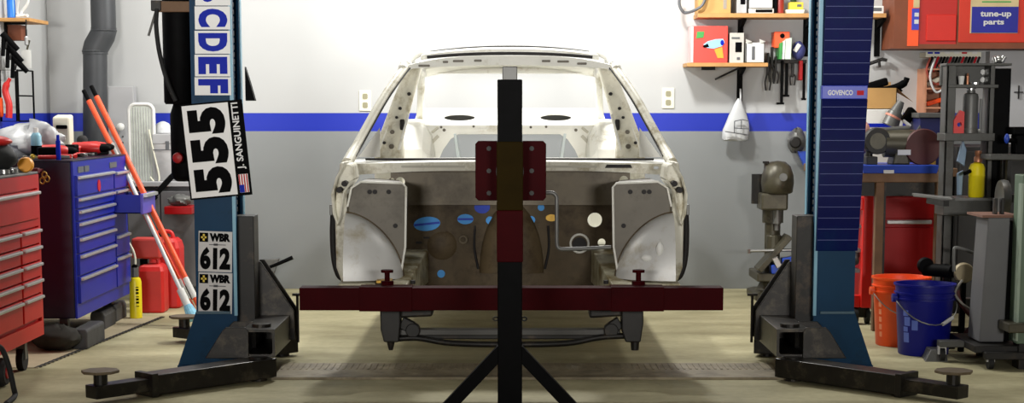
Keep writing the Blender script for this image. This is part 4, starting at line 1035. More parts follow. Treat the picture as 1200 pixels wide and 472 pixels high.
# slanted black scraper board + red jack
solo('black_squeegee', MB().bar(W(178,232,11.3), W(203,205,11.36), .02, .035).bar(W(170,240,11.28), W(182,228,11.3), .03, .05), M_BLACK, 'black blade leaning on the front of the slate bench', 'blade', bev=.004)
fj = thing('red_tray', 'red metal tray with scrap on top, fixed to the slate bench front', 'tray', W(211,247,11.3))
x0, x1 = Xat(194,11.3), Xat(226,11.3); z0, z1 = Zat(250,11.3), Zat(241,11.3)
link('tray', MB().box(x0, x1, 11.2, 11.434, z0, z1), M_CABRED, fj, bev=.004)
link('scrap', crumple(((x0+x1)/2,11.3,z1+.035), (.075,.07,.04), 5, .2), M_GREYSTEEL, fj, smooth=50)

# ---- fuel cans, torch cylinder, poles
g = G(178, 367)
def jerry(x, y, w_, d_, h_, lab):
    t = thing('fuel_can', lab, 'fuel can', (x,y,0), 'red fuel cans')
    link('tank', MB().loft([[(x+a*w_/2*k,y+b*d_/2*k,z) for a,b in ((-1,-.8),(-.8,-1),(.8,-1),(1,-.8),(1,.8),(.8,1),(-.8,1),(-1,.8))] for z,k in ((0,.94),(.015,1),(h_*.86,1),(h_*.95,.9),(h_,.7))]), M_REDPLASTIC, t, bev=.008)
    link('handle', MB().tube(smooth_pts([(x-w_*.3,y,h_-.02),(x-w_*.25,y,h_+.035),(x+w_*.15,y,h_+.035),(x+w_*.25,y,h_-.02)],5), .013), M_REDPLASTIC, t, smooth=60)
    link('cap', MB().cyl((x-w_*.3,y-d_*.2,h_-.04),(x-w_*.3,y-d_*.2,h_+.03),.024,n=14), M_BLACK, t)
jerry(g[0]-.005, g[1]+.09, .16, .17, .30, 'front red plastic fuel can beside the yellow cylinder')
jerry(g[0]+.03, g[1]+.36, .19, .20, .44, 'taller red fuel can standing behind the front one')
xr0 = g[0]-.06
solo('red_carton', MB().prism([(xr0-.075,0),(xr0+.09,0),(xr0+.085,.155),(xr0-.07,.165)], 'xz', g[1]+.02, g[1]+.17) if False else MB().loft([[(xr0-.06,g[1]+.02,.335),(xr0+.115,g[1]+.02,.335),(xr0+.115,g[1]+.16,.335),(xr0-.06,g[1]+.16,.335)],[(xr0-.06,g[1]+.02,.46),(xr0+.11,g[1]+.02,.46),(xr0+.11,g[1]+.16,.46),(xr0-.06,g[1]+.16,.46)]]), mat('faded_red_plastic', (186,52,46), .5, scale=7), 'faded red plastic case resting on top of the front fuel can', 'case', bev=.012)
g = G(158, 374)
tc_ = thing('torch_cylinder', 'yellow gas cylinder with a grey collar and bent torch tube', 'gas cylinder', (g[0], g[1]+.04, 0))
cx_, cy_ = g[0], g[1]+.04; zt_ = Zat(324,cy_)
link('bottle', MB().lathe([(.03,0),(.037,.006),(.037,zt_-.03),(.030,zt_-.008),(.014,zt_)], (cx_,cy_,0), 24), M_YELLOW, tc_, smooth=40)
m = MB()
for k in range(7): m.add(*(lambda q: (q.v,q.f))(MB().loft([[(cx_+.0375*math.sin(t), cy_-.0375*math.cos(t), z) for t in [ .25+i*.12 for i in range(5)]] for z in (.075+k*.019, .075+k*.019+(.012 if k%3 else .005))], cap=False, closed=False)))
link('label_print', m, M_INKBLACK, tc_)
link('collar', MB().lathe([(.012,zt_-.004),(.022,zt_),(.022,zt_+.055),(.010,zt_+.06)], (cx_,cy_,0), 18), M_GREYSTEEL, tc_, smooth=40)
link('torch_tube', MB().tube(smooth_pts([(cx_,cy_,zt_+.05),(cx_+.004,cy_,zt_+.10),(cx_-.005,cy_,zt_+.15),(cx_-.03,cy_,zt_+.20),(cx_-.045,cy_,zt_+.225)],5), .007), M_CREAMPL, tc_, smooth=60)
link('regulator', MB().lathe([(.008,0),(.016,.004),(.016,.03),(.008,.034)], (cx_+.0,cy_-.02,zt_+.06), 14, 'y'), M_BLACK, tc_)
# poles: feet on floor near (235,370), heads lean left against the blue chest's far corner
def pole(pt, pb, yt, yb_, r, lab, kind):
    a = Vector(W(pt[0], pt[1], yt)); b = Vector(W(pb[0], pb[1], yb_))
    t = thing('marker_pole' if kind else 'long_brush', lab, 'pole' if kind else 'brush', tuple(b), 'leaning orange poles' if kind else None)
    d = b-a
    if kind:
        link('shaft', MB().cyl(a+d*.045, b, r, n=12), M_POLE, t, smooth=40)
        link('tip', MB().cyl(a, a+d*.05, r*.8, n=12), M_BLACK, t, smooth=40)
        link('white_band', MB().cyl(a+d*.80, a+d*.88, r*1.06, n=12), M_WHITEPL, t, smooth=40)
    else:
        link('shaft', MB().cyl(a, a+d*.86, r*.72, n=12), M_WHITEPL, t, smooth=40)
        link('ferrule', MB().cyl(a+d*.84, a+d*.95, r*1.4, n=12), M_WHITEPL, t, smooth=40)
        link('bristles', MB().cyl(a+d*.93, b, r*1.6, r*2.6, n=14), mat('pale_blue_bristle', (140,200,225), .7, scale=40, var=.2), t)
pole((107,101), (246,384), 10.55, 10.0, .0165, 'orange pole whose black tip stands rightmost, leaning by the blue chest', True)
pole((98,106), (238,386), 10.60, 10.02, .0165, 'orange pole with white band, its black tip leftmost, by the blue chest', True)
pole((132,168), (227,373), 10.42, 9.95, .016, 'white handled brush with pale blue bristles leaning with the orange poles', False)

# ---- scoop leaning at the back wall right of the left post
sp_ = thing('metal_scoop', 'grey sheet pan with a black handle against the back wall by the left post', 'pan', W(312,336,12.0))
c0 = [W(286,305,11.98), W(327,303,12.02), W(316,336,11.98), W(288,337,11.98)]
link('pan', MB().loft([[c0[0],c0[1],c0[2],c0[3]],[(p[0],p[1]+.05,p[2]) for p in c0]]), M_GREYSTEEL, sp_, bev=.004)
link('handle', MB().tube([W(292,322,11.93), W(326,309,11.94), W(343,301.5,11.96)], [.006,.012,.014], n=10), M_BLACK, sp_, smooth=60)
# ================================================================== RIGHT SIDE
def bxp(px0, px1, py0, py1, Y, dep, mb=None, zmid=1.0):
    mb = mb or MB(); return mb.box(Xat(px0,Y,Zat(py1,Y)), Xat(px1,Y,Zat(py1,Y)), Y, Y+dep, Zat(py1,Y), Zat(py0,Y))
# ---- shelves on the back wall
YSH = 11.90
zl1, zl0 = Zat(73.5,YSH), Zat(78,YSH); zu1, zu0 = Zat(15.5,YSH), Zat(20.5,YSH)
xl0, xl1 = Xat(805,YSH,1.5), Xat(900,YSH,1.5); xu0, xu1 = Xat(818,YSH,1.9), Xat(1039,YSH,1.9)
def shelf(lab, x0, x1, z0, z1, brx):
    t = thing('wall_shelf', lab, 'shelf', ((x0+x1)/2, YSH+.15, z0), 'pine wall shelves')
    link('board', MB().box(x0, x1, YSH, YW, z0, z1), M_WOOD, t, bev=.002)
    for bx in brx:
        x = Xat(bx, 12.1, 1.6)
        link('bracket', MB().box(x-.016, x+.016, 12.155, 12.19, z0-.25, z0).prism([(12.155,z0-.20),(12.155,z0),(YSH+.04,z0),(YSH+.04,z0-.012),(12.145,z0-.03)], 'yz', x-.012, x+.012) if False else MB().box(x-.018, x+.018, 12.165, 12.19, z0-.25, z0).prism([(12.165,z0-.25),(12.165,z0),(YSH+.05,z0),(YSH+.05,z0-.014),(12.14,z0-.06),(12.15,z0-.25)], 'yz', x-.011, x+.011), M_BLACK, t)
    return t
shelf('upper pine shelf on the back wall beside the right post', xu0, xu1, zu0, zu1, (869, 946, 1030))
shelf('lower pine shelf with the red carton, under the upper shelf', xl0, xl1, zl0, zl1, (869,))
# lower shelf items
x0, x1 = Xat(811,YSH,1.6), Xat(853,YSH,1.6); z1 = Zat(30.5,YSH+.02)
rbx = thing('red_carton', 'red cardboard carton with a blue tool picture on the lower shelf', 'carton', ((x0+x1)/2, YSH+.13, zl1))
link('carton', MB().box(x0-.004, x1, YSH+.02, YSH+.24, zl1, z1), mat('red_card', (232,70,60), .5, scale=6, var=.04), rbx, bev=.002)
link('side_label', MB().box(x0-.006, x0+.010, YSH+.017, YSH+.22, zl1+.002, z1-.002), mat('pink_card', (232,190,190), .6), rbx)
def cz(py): return Zat(py, YSH+.018)
def cx2(px): return Xat(px, YSH+.018, 1.6)
link('picture_tool', MB().prism([(cx2(824),cz(52)),(cx2(829),cz(48.5)),(cx2(838),cz(46)),(cx2(847),cz(45.5)),(cx2(849),cz(50)),(cx2(846),cz(54)),(cx2(836),cz(57)),(cx2(828),cz(56))], 'xz', YSH+.016, YSH+.020), mat('picture_blue', (150,205,235), .5), rbx)
link('picture_nose', MB().prism(circ(cx2(846),cz(50),.012,14,.018), 'xz', YSH+.0145, YSH+.016), M_INKBLUE, rbx)
link('picture_tip', MB().prism([(cx2(823),cz(54)),(cx2(829),cz(51)),(cx2(831),cz(55)),(cx2(825),cz(56))], 'xz', YSH+.0145, YSH+.016), M_INKBLACK, rbx)
link('picture_label', MB().prism([(cx2(815.5),cz(45)),(cx2(816.5),cz(37)),(cx2(825),cz(37)),(cx2(824),cz(44))], 'xz', YSH+.016, YSH+.020), M_INKGREEN, rbx)
link('picture_handle', MB().prism([(cx2(837),cz(58)),(cx2(846),cz(55)),(cx2(848),cz(68)),(cx2(841),cz(68))], 'xz', YSH+.016, YSH+.020), mat('olive_yellow_print', (186,158,50), .5), rbx)
x0, x1 = Xat(855.5,YSH,1.6), Xat(872,YSH,1.6); z1 = Zat(38.5,YSH+.02)
gb = thing('grey_carton', 'pale grey carton with a dark picture beside the red carton', 'carton', ((x0+x1)/2, YSH+.11, zl1))
link('carton', MB().box(x0, x1, YSH+.02, YSH+.2, zl1, z1), mat('pale_grey_card', (196,192,184), .6), gb, bev=.002)
link('dark_picture', MB().box(Xat(862,YSH,1.6), Xat(869.5,YSH,1.6), YSH+.017, YSH+.021, Zat(61,YSH+.02), Zat(49.5,YSH+.02)), M_INKBLACK, gb)
link('print', MB().box(Xat(857.5,YSH,1.6), Xat(867,YSH,1.6), YSH+.017, YSH+.021, Zat(45.5,YSH+.02), Zat(43.5,YSH+.02)), M_INKGREY, gb)
link('print', MB().box(Xat(864,YSH,1.6), Xat(867.5,YSH,1.6), YSH+.017, YSH+.021, Zat(70,YSH+.02), Zat(67,YSH+.02)), M_INKGREY, gb)
x0, x1 = Xat(874.5,YSH,1.6), Xat(896.5,YSH,1.6); z1 = Zat(49,YSH+.02)
wb = thing('white_carton', 'open white carton with raised flaps at the end of the lower shelf', 'carton', ((x0+x1)/2, YSH+.11, zl1))
m = MB().box(x0,x1,YSH+.02,YSH+.025,zl1,z1-.005).box(x0,x1,YSH+.195,YSH+.2,zl1,z1).box(x0,x0+.005,YSH+.02,YSH+.2,zl1,z1).box(x1-.005,x1,YSH+.02,YSH+.2,zl1,z1).box(x0,x1,YSH+.02,YSH+.2,zl1,zl1+.005)
link('tray', m, M_WHITEPL, wb)
for a, b in ((x0, x0+.035),(x1-.035,x1)): link('flap', MB().loft([[(a,YSH+.02,z1-.012),(b,YSH+.02,z1-.006),(b,YSH+.024,z1-.006),(a,YSH+.024,z1-.012)],[(a-.004,YSH+.0,z1+.018),(b,YSH-.004,z1+.002),(b,YSH+.0,z1+.002),(a-.004,YSH+.004,z1+.018)]]), M_WHITEPL, wb)
link('print', MB().box(x0+.04,x0+.06,YSH+.017,YSH+.021,zl1+.02,z1-.03), M_INKGREY, wb)
solo('steel_rod', MB().cyl(W(838,93,12.0), W(866,79.5,11.95), .007, n=8).cyl(W(822,80,11.95), W(838,80,11.95), .012, n=10), M_DARK, 'dark rod slung under the lower pine shelf', 'rod')
# upper shelf items
zz = zu1
x0, x1 = Xat(819,YSH,1.95), Xat(857,YSH,1.95)
cb = thing('cardboard_box', 'brown cardboard box on the upper shelf left end', 'box', ((x0+x1)/2, YSH+.14, zz))
link('box', MB().box(x0, x1, YSH+.02, YSH+.27, zz, zz+.21), M_CARD, cb, bev=.003)
link('tape', MB().box(Xat(848,YSH,1.95), Xat(852,YSH,1.95), YSH+.0185, YSH+.28 if False else YSH+.021, zz+.03, zz+.205), mat('grey_tape', (150,140,128), .5), cb)
x0, x1 = Xat(864,YSH,1.95), Xat(876,YSH,1.95)
sbx_ = thing('silver_box', 'silver box with a dark window beside the cardboard box', 'box', ((x0+x1)/2, YSH+.1, zz))
link('case', MB().box(x0, x1, YSH+.03, YSH+.2, zz, zz+.19), M_ALU, sbx_, bev=.004)
link('window', MB().box(x0+.025, x1-.012, YSH+.026, YSH+.031, zz+.06, zz+.17), M_INKBLACK, sbx_)
x0, x1 = Xat(878.5,YSH,1.95), Xat(908,YSH,1.95)
pr = thing('white_appliance', 'white appliance with a black slot on the upper shelf', 'appliance', ((x0+x1)/2, YSH+.1, zz))
link('housing', MB().box(x0, x1, YSH+.03, YSH+.24, zz, zz+.035).box(x0+.004, x1-.012, YSH+.015, YSH+.24, zz+.035, zz+.17), M_WHITEPL, pr, bev=.006)
link('slot', MB().box(x0+.045, x1-.012, YSH+.026, YSH+.031, zz+.008, zz+.026), M_INKBLACK, pr)
link('paper', MB().box(x1-.07, x1-.02, YSH+.010, YSH+.016, zz+.08, zz+.13), M_CREAMPL, pr)
x = Xat(916,YSH,1.95)
rb_ = thing('red_bottle', 'dark red bottle on the upper shelf', 'bottle', (x,YSH+.08,zz))
link('body', MB().lathe([(.02,0),(.028,.005),(.028,.12),(.012,.16),(.012,.19)], (x,YSH+.08,zz), 16), mat('brick_red_plastic', (160,46,36), .4), rb_, smooth=40)
link('cap', MB().cyl((x,YSH+.08,zz+.188),(x,YSH+.08,zz+.21),.015,n=12), M_BLACK, rb_)
solo('black_case', MB().box(Xat(908.5,YSH,1.95), Xat(912.3,YSH,1.95), YSH+.04, YSH+.2, zz, zz+.18), M_BLACK, 'narrow black case upright between the appliance and the red bottle', 'case', bev=.004)
x0, x1 = Xat(922,YSH,1.95), Xat(944,YSH,1.95)
solo('parts_tray', MB().prism([(x0+.006,zz),(x1-.006,zz),(x1,zz+.026),(x0,zz+.026)], 'xz', YSH+.02, YSH+.2), M_CREAMPL, 'cream parts tray beneath the yellow box', 'tray', bev=.003)
yb_ = thing('yellow_box', 'small yellow box on the cream tray by the right post', 'box', ((x0+x1)/2, YSH+.1, zz+.026))
link('box', MB().box(Xat(926.5,YSH,1.95), Xat(942.5,YSH,1.95), YSH+.03, YSH+.12, zz+.026, zz+.075), M_INKYEL, yb_, bev=.003)
link('print', MB().box(Xat(935,YSH,1.95), Xat(940,YSH,1.95), YSH+.027, YSH+.031, zz+.045, zz+.06), M_INKGREY, yb_)
solo('green_jar', MB().lathe([(.03,0),(.034,.005),(.034,.05),(.024,.06),(.02,.075)], (Xat(934,YSH,1.95),YSH+.155,zz+.026), 16), mat('dark_green_glass', (50,70,40), .3), 'dark green jar behind the yellow box', 'jar', smooth=40)
x0, x1 = Xat(1021,YSH,1.95), Xat(1037,YSH,1.95)
wx_ = thing('white_box', 'small white box with grey print on the upper shelf right of the post', 'box', ((x0+x1)/2, YSH+.1, zz))
link('box', MB().box(x0, x1, YSH+.03, YSH+.15, zz, zz+.05), M_WHITEPL, wx_, bev=.003)
link('print', MB().box(x0+.02, x1-.015, YSH+.027, YSH+.031, zz+.015, zz+.038), M_INKGREY, wx_)
# wire loop
solo('cable_loop', MB().tube([tuple(p) for p in smooth_pts([W(797,-8,12.0),W(796,4,12.0),W(799,12,12.0),W(804,15,12.0),W(814,12,11.9),W(823,6,11.88),W(828,-6,11.89)],6)], .010), M_INKGREY, 'dark cable loop hanging off the upper shelf end', 'cable', smooth=60)
# hanging plastic bag
c = W(865, 122, 11.99)
hb_ = thing('hanging_bag', 'small white plastic bag hanging from the shelf bracket over the blue band', 'bag', W(864,165,11.99))
def ring(py, pxa, pxb, d): 
    xa, xb, z = Xat(pxa,11.99,1.2), Xat(pxb,11.99,1.2), Zat(py,11.99); xm, h = (xa+xb)/2, (xb-xa)/2
    return [(xm+h*math.cos(t)*(1+.06*math.sin(5*t+py)), 12.08+d*math.sin(t), z+.006*math.sin(3*t+py)) for t in [2*PI*i/20 for i in range(20)]]
link('film', MB().loft([ring(116,866,870,.012), ring(123,862,872,.02), ring(133,856.5,876,.03), ring(146,851,879,.035), ring(152,848.5,880,.035), ring(163,848.5,879.5,.035), ring(164.5,850,878,.03)]), M_BAG, hb_, smooth=60)
pz = lambda px, py: (Xat(px,12.01,1.2), 12.012, Zat(py,12.01))
m = MB()
for a, b in (((861,148),(861,156)),((861,142),(870,140)),((870,140),(878,142)),((869,141),(869,151)),((861,150),(878,151)),((850,154),(876,158)),((861,142),(861,150)),((872,158),(878,158))): m.bar(pz(*a), pz(*b), .006, .006, up=(0,1,0))
link('printed_lines', m, M_INKGREY, hb_)
link('loop', MB().tube([(Xat(868,12.1,1.3),12.10,Zat(118,12.1)),(Xat(868,12.1,1.4),12.11,Zat(104,12.1))], .006), M_BAG, hb_)
# hanging tool cluster right of the shelves
hr_ = thing('tool_rail', 'black tool rail on the wall below the upper shelf by the right post', 'rail', W(922,70,12.15))
z = Zat(72,12.1)
link('rail', MB().box(Xat(897,12.1,1.5), Xat(946,12.1,1.5), 12.13, 12.19, z-.012, z+.012), M_DARK, hr_, bev=.002)
ob = thing('orange_box', 'orange box with a dark dial above the tool rail', 'box', W(916,54,12.1))
link('box', MB().box(Xat(907,12.05,1.6), Xat(925,12.05,1.6), 12.05, 12.18, Zat(56,12.05), Zat(37,12.05)), M_ORANGE, ob, bev=.004)
link('dial', MB().cyl((Xat(916.5,12.04,1.6),12.044,Zat(42,12.05)),(Xat(916.5,12.04,1.6),12.05,Zat(42,12.05)),.016,n=16), M_INKBLACK, ob)
for a, b, t, mm, lb in ((912.5,916,49,M_INKGREEN,'thin green booklet upright on the tool rail'),(916.3,919,47,M_WHITEPL,'thin white booklet between the green one and the thick one'),(919.5,926.5,44,mat('pale_green_paper',(206,222,206),.6),'thick pale booklet upright on the tool rail')):
    solo('booklet', MB().prism([(Xat(a,12.0,1.5),z+.012),(Xat(b,12.0,1.5),z+.012),(Xat(b+.8,12.0,1.5),Zat(t,12.0)),(Xat(a+.8,12.0,1.5),Zat(t+1.5,12.0))], 'xz', 12.0, 12.18), mm, lb, 'booklet', group='booklets on the tool rail', bev=.002)
bw = thing('blue_pouch', 'blue and white pouch slumped at the right end of the tool rail', 'pouch', W(937,72,12.05))
link('pouch', crumple((Xat(937,12.05,1.55),12.1,z+.012+.06), (.045,.05,.062), 12, .12), mat('indigo_cloth', (66,72,130), .7), bw, smooth=60)
link('white_patch', MB().obox((Xat(934,12.04,1.55),12.05,z+.09),(.03,.012,.06),(0,.6,0)), M_WHITEPL, bw, bev=.004)
rnd = random.Random(5)
for i, (px, py0, py1, w_, lb) in enumerate(((900,62,106,.012,'leftmost dark pliers hanging from the tool rail'),(904.5,55,96,.016,'second dark pliers from the left on the tool rail'),(909,66,98,.012,'third dark pliers, left of the long black bar'),(917,71,121,.016,'long black bar with a foot hanging lowest from the tool rail'),(922.5,74,112,.018,'black bar hanging just right of the longest one'),(929,74,100,.012,'short dark tool hanging under the booklets'),(943,74,116,.014,'black bar hanging next to the right post'))):
    y = 12.08; x = Xat(px,y,1.5); za, zb_ = Zat(py0,y), Zat(py1,y)
    t = thing('hanging_pliers' if i not in (3,4,6) else 'hanging_bar', lb, 'hand tool', (x,y,zb_), 'tools hanging from the rail')
    if i in (3,4,6):
        link('bar', MB().box(x-w_/2, x+w_/2, y, y+.04, zb_, za), M_BLACK, t, bev=.003)
        link('foot', MB().box(x-w_*(2 if i == 3 else 1), x+w_*.9, y-.01, y+.04, zb_-.008, zb_+.006), M_BLACK, t)
    else:
        link('handle', MB().tube(smooth_pts([(x,y,(za+zb_)/2),(x-.018,y,zb_+.06),(x-.012,y,zb_)],4), w_*.5), M_DARK, t, smooth=60)
        link('handle', MB().tube(smooth_pts([(x,y,(za+zb_)/2),(x+.018,y,zb_+.06),(x+.012,y,zb_)],4), w_*.5), M_DARK, t, smooth=60)
        link('head', MB().bar((x,y+.01,(za+zb_)/2-.02),(x,y+.01,za),.03,.018), M_DARK, t, bev=.004)
solo('red_strip_tool', MB().box(Xat(936.5,12.06,1.4), Xat(940.5,12.06,1.4), 12.06, 12.14, Zat(94,12.06), Zat(71,12.06)), M_CABRED, 'small red holder hanging at the right of the tool rail', 'holder', bev=.004)
# grey clustered tool near the post on the blue band
gt = thing('air_fitting', 'grey metal fitting with a blue clamp on the wall beside the right post', 'fitting', W(935,185,12.1))
c = W(934,165,12.08)
link('mount', MB().cyl((c[0],12.1,c[2]),(c[0],YW,c[2]),.03,n=12), M_DARK, gt)
link('body', crumple((c[0],12.1,c[2]), (.06,.06,.085), 21, .22), M_GREYSTEEL, gt, smooth=30)
link('dial', MB().lathe([(.04,0),(.04,-.02),(.03,-.025),(.001,-.025)], (c[0]-.02,12.04,c[2]-.01), 18, 'y'), M_DARK, gt)
link('blue_clamp', MB().prism([(c[0]-.0,c[2]-.07),(c[0]+.08,c[2]-.07),(c[0]+.09,c[2]-.16),(c[0]+.05,c[2]-.17)], 'xz', 12.05, 12.12), M_BENCHBLUE, gt, bev=.004)

# ---- drill press
g = G(908, 349); dx, dy = Xat(908,11.55,.3), 11.62
dpz = thing('drill_press', 'olive grey cast drill press standing against the grey back wall', 'drill press', (dx, dy, 0))
def dz(py): return Zat(py, 11.5)
def dxx(px): return Xat(px, 11.5, .6)
link('base', MB().loft([[(dxx(885),11.40,0),(dxx(931),11.40,0),(dxx(931),11.85,0),(dxx(885),11.85,0)],[(dxx(885),11.40,.04),(dxx(931),11.40,.04),(dxx(931),11.85,.04),(dxx(885),11.85,.04)],[(dxx(892),11.46,.055),(dxx(924),11.46,.055),(dxx(924),11.8,.055),(dxx(892),11.8,.055)]]), M_OLIVE, dpz, bev=.006)
link('pedestal', MB().lathe([(.12,.05),(.10,.075),(.085,.11),(.10,.15),(.12,.165)], (dx,dy,0), 24), M_OLIVE, dpz, smooth=40)
tz0, tz1 = dz(327), dz(318)
link('lower_table', MB().box(dxx(887), dxx(933), 11.42, 11.84, tz0-.01, tz1-.005), M_OLIVE, dpz, bev=.008)
link('column', MB().cyl((dxx(909),dy,tz1-.02),(dxx(909),dy,dz(205)),.052,n=24), M_OLIVE, dpz, smooth=40)
link('collar', MB().cyl((dxx(909),dy,dz(262)),(dxx(909),dy,dz(240)),.07,n=24), M_OLIVE, dpz, smooth=40)
link('tilt_table', MB().obox((dxx(907),11.50,dz(296)), (.30,.20,.035), (0,-.85,0)).cyl((dxx(909),11.56,dz(296)),(dxx(909),11.56,dz(276)),.05,n=16), M_OLIVE, dpz, bev=.005)
hd_ = link('head', MB().lathe([(.001,.165),(.05,.158),(.085,.128),(.104,.07),(.108,.02),(.10,-.04),(.085,-.05),(.001,-.052)], (dxx(911),11.52,dz(218)), 28), M_OLIVE, dpz, smooth=50)
link('badge', MB().lathe([(.001,0),(.026,0),(.026,.008),(.001,.008)], (dxx(915),11.414,dz(207)), 18, 'y'), M_GREYSTEEL, hd_)
link('gear_case', MB().box(dxx(891), dxx(922), 11.45, 11.68, dz(246), dz(226)), M_OLIVE, dpz, bev=.012)
link('motor', MB().cyl((dxx(893),11.66,dz(240)),(dxx(893),11.66,dz(205)),.05,n=18), M_DARK, dpz, smooth=40)
link('spindle', MB().cyl((dxx(911),11.50,dz(262)),(dxx(911),11.50,dz(240)),.028,n=14).cyl((dxx(911),11.50,dz(270)),(dxx(911),11.50,dz(260)),.016,n=12), M_GREYSTEEL, dpz, smooth=40)
for px in (902, 920): link('guide_rod', MB().cyl((dxx(px),11.47,dz(244)),(dxx(px),11.47,dz(222)),.014,n=12), M_GREYSTEEL, dpz)
link('switch_knob', MB().cyl((dxx(897),11.52,dz(190)),(dxx(897),11.52,dz(200)),.012,n=10).cyl((dxx(897),11.52,dz(189)),(dxx(897),11.52,dz(191.5)),.022,n=10), M_DARK, dpz)
vs = thing('drill_vise', 'blue vise with bright screw rod on the drill press table', 'vise', (dxx(915),11.5,tz1))
link('vise_body', MB().obox((dxx(917),11.46,tz1+.03),(.16,.12,.06),(0,-.12,0)).obox((dxx(928),11.45,tz1+.08),(.14,.09,.05),(0,-.15,0)), M_BENCHBLUE, vs, bev=.008)
link('jaw', MB().obox((dxx(909),11.43,tz1+.07),(.04,.1,.07),(0,-.5,0)), M_STEEL, vs, bev=.004)
link('screw_rod', MB().cyl((dxx(876),11.44,dz(293)),(dxx(930),11.44,dz(292)),.010,n=10).cyl((dxx(877),11.44,dz(296)),(dxx(877),11.44,dz(291)),.012,n=10), M_STEEL, vs)
solo('grey_rag', crumple((dxx(932),11.56,tz1+.02+.03), (.045,.07,.05), 31, .18), M_BAG, 'pale crumpled rag on the right of the drill press table', 'rag', smooth=60)

# ---- red cabinet, bench, tray
yc = 10.25
x0, x1 = Xat(1024,yc,.5), Xat(1106,yc,.5); zt_, zb_ = Zat(214,yc), .07
rcab = thing('red_cabinet', 'crimson steel cabinet under the blue tray behind the buckets', 'cabinet', ((x0+x1)/2, yc+.3, 0))
link('body', MB().box(x0, x1, yc, yc+.55, zb_, zt_), M_CABRED, rcab, bev=.006)
link('drawer', MB().box(x0+.05, x1-.03, yc-.012, yc+.01, Zat(256,yc), Zat(222,yc)), M_CABRED, rcab, bev=.004)
dr_ = link('door', MB().box(x0+.05, x1-.05, yc-.012, yc+.01, .12, Zat(266,yc)), M_CABRED, rcab, bev=.004)
link('handle', MB().box(x0+.07, x1-.08, yc-.034, yc-.012, Zat(262,yc), Zat(257.5,yc)), M_ALU, dr_, bev=.004)
link('handle', MB().box(x0+.09, x1-.10, yc-.03, yc-.012, Zat(220,yc), Zat(217,yc)), M_ALU, rcab, bev=.004)
for a in (x0+.06, x1-.06):
    for y in (yc+.06, yc+.5): link('foot', MB().cyl((a,y,0),(a,y,.075),.03,n=12), M_RUBBER, rcab)
# cabinet's lit left side, put into bright red as a separate trolley
x0, x1 = Xat(1011,10.12,.5), Xat(1022.5,10.12,.5)
tr = thing('lit_side_trolley', 'narrow trolley in the painted lit red of the cabinet side, by the right post', 'trolley', ((x0+x1)/2, 10.3, 0))
link('side', MB().box(x0, x1, 10.12, 10.20, .10, Zat(228,10.12)), mat('lit_side_red', (226,34,30), .35), tr, bev=.004)  # light on the cabinet side is put into this brighter red
xsh = Xat(1002,10.14,.5)
link('lower_rail', MB().box(xsh-.0, x0, 10.14, 10.20, .10, .17), mat('lit_side_red', (226,34,30), .35), tr, bev=.004)
link('upper_rail', MB().box(xsh, x0, 10.14, 10.2, Zat(236,10.14)-.05, Zat(232,10.14)), mat('lit_side_red', (226,34,30), .35), tr, bev=.004)
for zz_ in (.30,.42,.56,.68): link('grey_shelf', MB().box(xsh-.02, x0, 10.17, 10.42, zz_, zz_+.02), M_GREYSTEEL, tr)
for a in (x0-.03,): link('wheel', MB().cyl((a-.02,10.17,.05),(a+.02,10.17,.05),.05,n=16), M_RUBBER, tr, smooth=40)
link('wheel', MB().cyl((x1-.02,10.17,.05),(x1+.0,10.17,.05),.05,n=16), M_RUBBER, tr, smooth=40)
link('post', MB().box(x0-.01, x1-.01, 10.15, 10.19, .04, .12), M_DARK, tr)
solo('grey_bundle', crumple(((xsh+x0)/2,10.28,.325+.06), (.035,.05,.055), 41, .2), M_GREYSTEEL, 'small grey bundle on a shelf of the red trolley', 'bundle', smooth=50)
# bench with timber top and legs
yb = 9.80
zbt = Zat(203,yb)
bx0, bx1 = Xat(1004,yb,.9), Xat(1112,yb,.9)
wbn = thing('work_bench', 'timber topped bench behind the buckets carrying the blue tray', 'bench', ((bx0+bx1)/2, yb+.4, 0))
link('top', MB().box(bx0, bx1, yb, YW-.6, zbt-.05, zbt), M_WOODDARK, wbn, bev=.004)
x0, x1 = Xat(1026,yb,.5), Xat(1035.5,yb,.5)
link('leg', MB().box(x0, x1, yb+.02, yb+.07, 0, zbt-.05), M_WOODDARK, wbn, bev=.003)
link('leg', MB().box(x1, x1+.012, yb+.025, yb+.075, 0, zbt-.05), M_DARK, wbn)
for a, b in ((x0,11.45),(bx1-.06,yb+.02),(bx1-.06,11.45)): link('leg', MB().box(a, a+.05, b, b+.05, 0, zbt-.05), M_WOODDARK, wbn, bev=.003)
link('rear_top', MB().box(bx1, 2.69, 10.6, YW-.6, zbt-.05, zbt), M_WOODDARK, wbn, bev=.004)
link('leg', MB().box(2.62, 2.67, 11.4, 11.45, 0, zbt-.05), M_WOODDARK, wbn, bev=.003)
link('dark_filler_panel', MB().box(2.55, 2.69, 10.66, 10.68, .0, zbt-.05), M_BLACK, wbn)  # added black sheet, fills the dark gap below the bench
kc2 = thing('filler_cupboard', 'made-up dark cupboard filling the dark gap behind the press', 'cupboard', (3.0, 11.1, 0))  # added as a dark mass to fill the gap behind the press
link('carcass', MB().box(2.71, 3.35, 10.72, 11.5, 0, 1.02), mat('filler_dark_grey', (44,43,42), .6), kc2, bev=.005)
for a_, b_ in ((2.73,3.025),(3.035,3.33)):
    d_ = link('door', MB().box(a_, b_, 10.705, 10.72, .06, .99), mat('filler_dark_grey', (44,43,42), .6), kc2, bev=.003)
    link('knob', MB().cyl((b_-.03,10.68,.6),(b_-.03,10.705,.6),.012,n=12), M_GREYSTEEL, d_)
link('apron', MB().box(bx0+.02, bx1-.02, yb+.07, yb+.09, zbt-.13, zbt-.05), M_DARK, wbn)
tx0, tx1 = Xat(1010,yb,.95), Xat(1098,yb,.95); zt_ = Zat(193.5,yb)
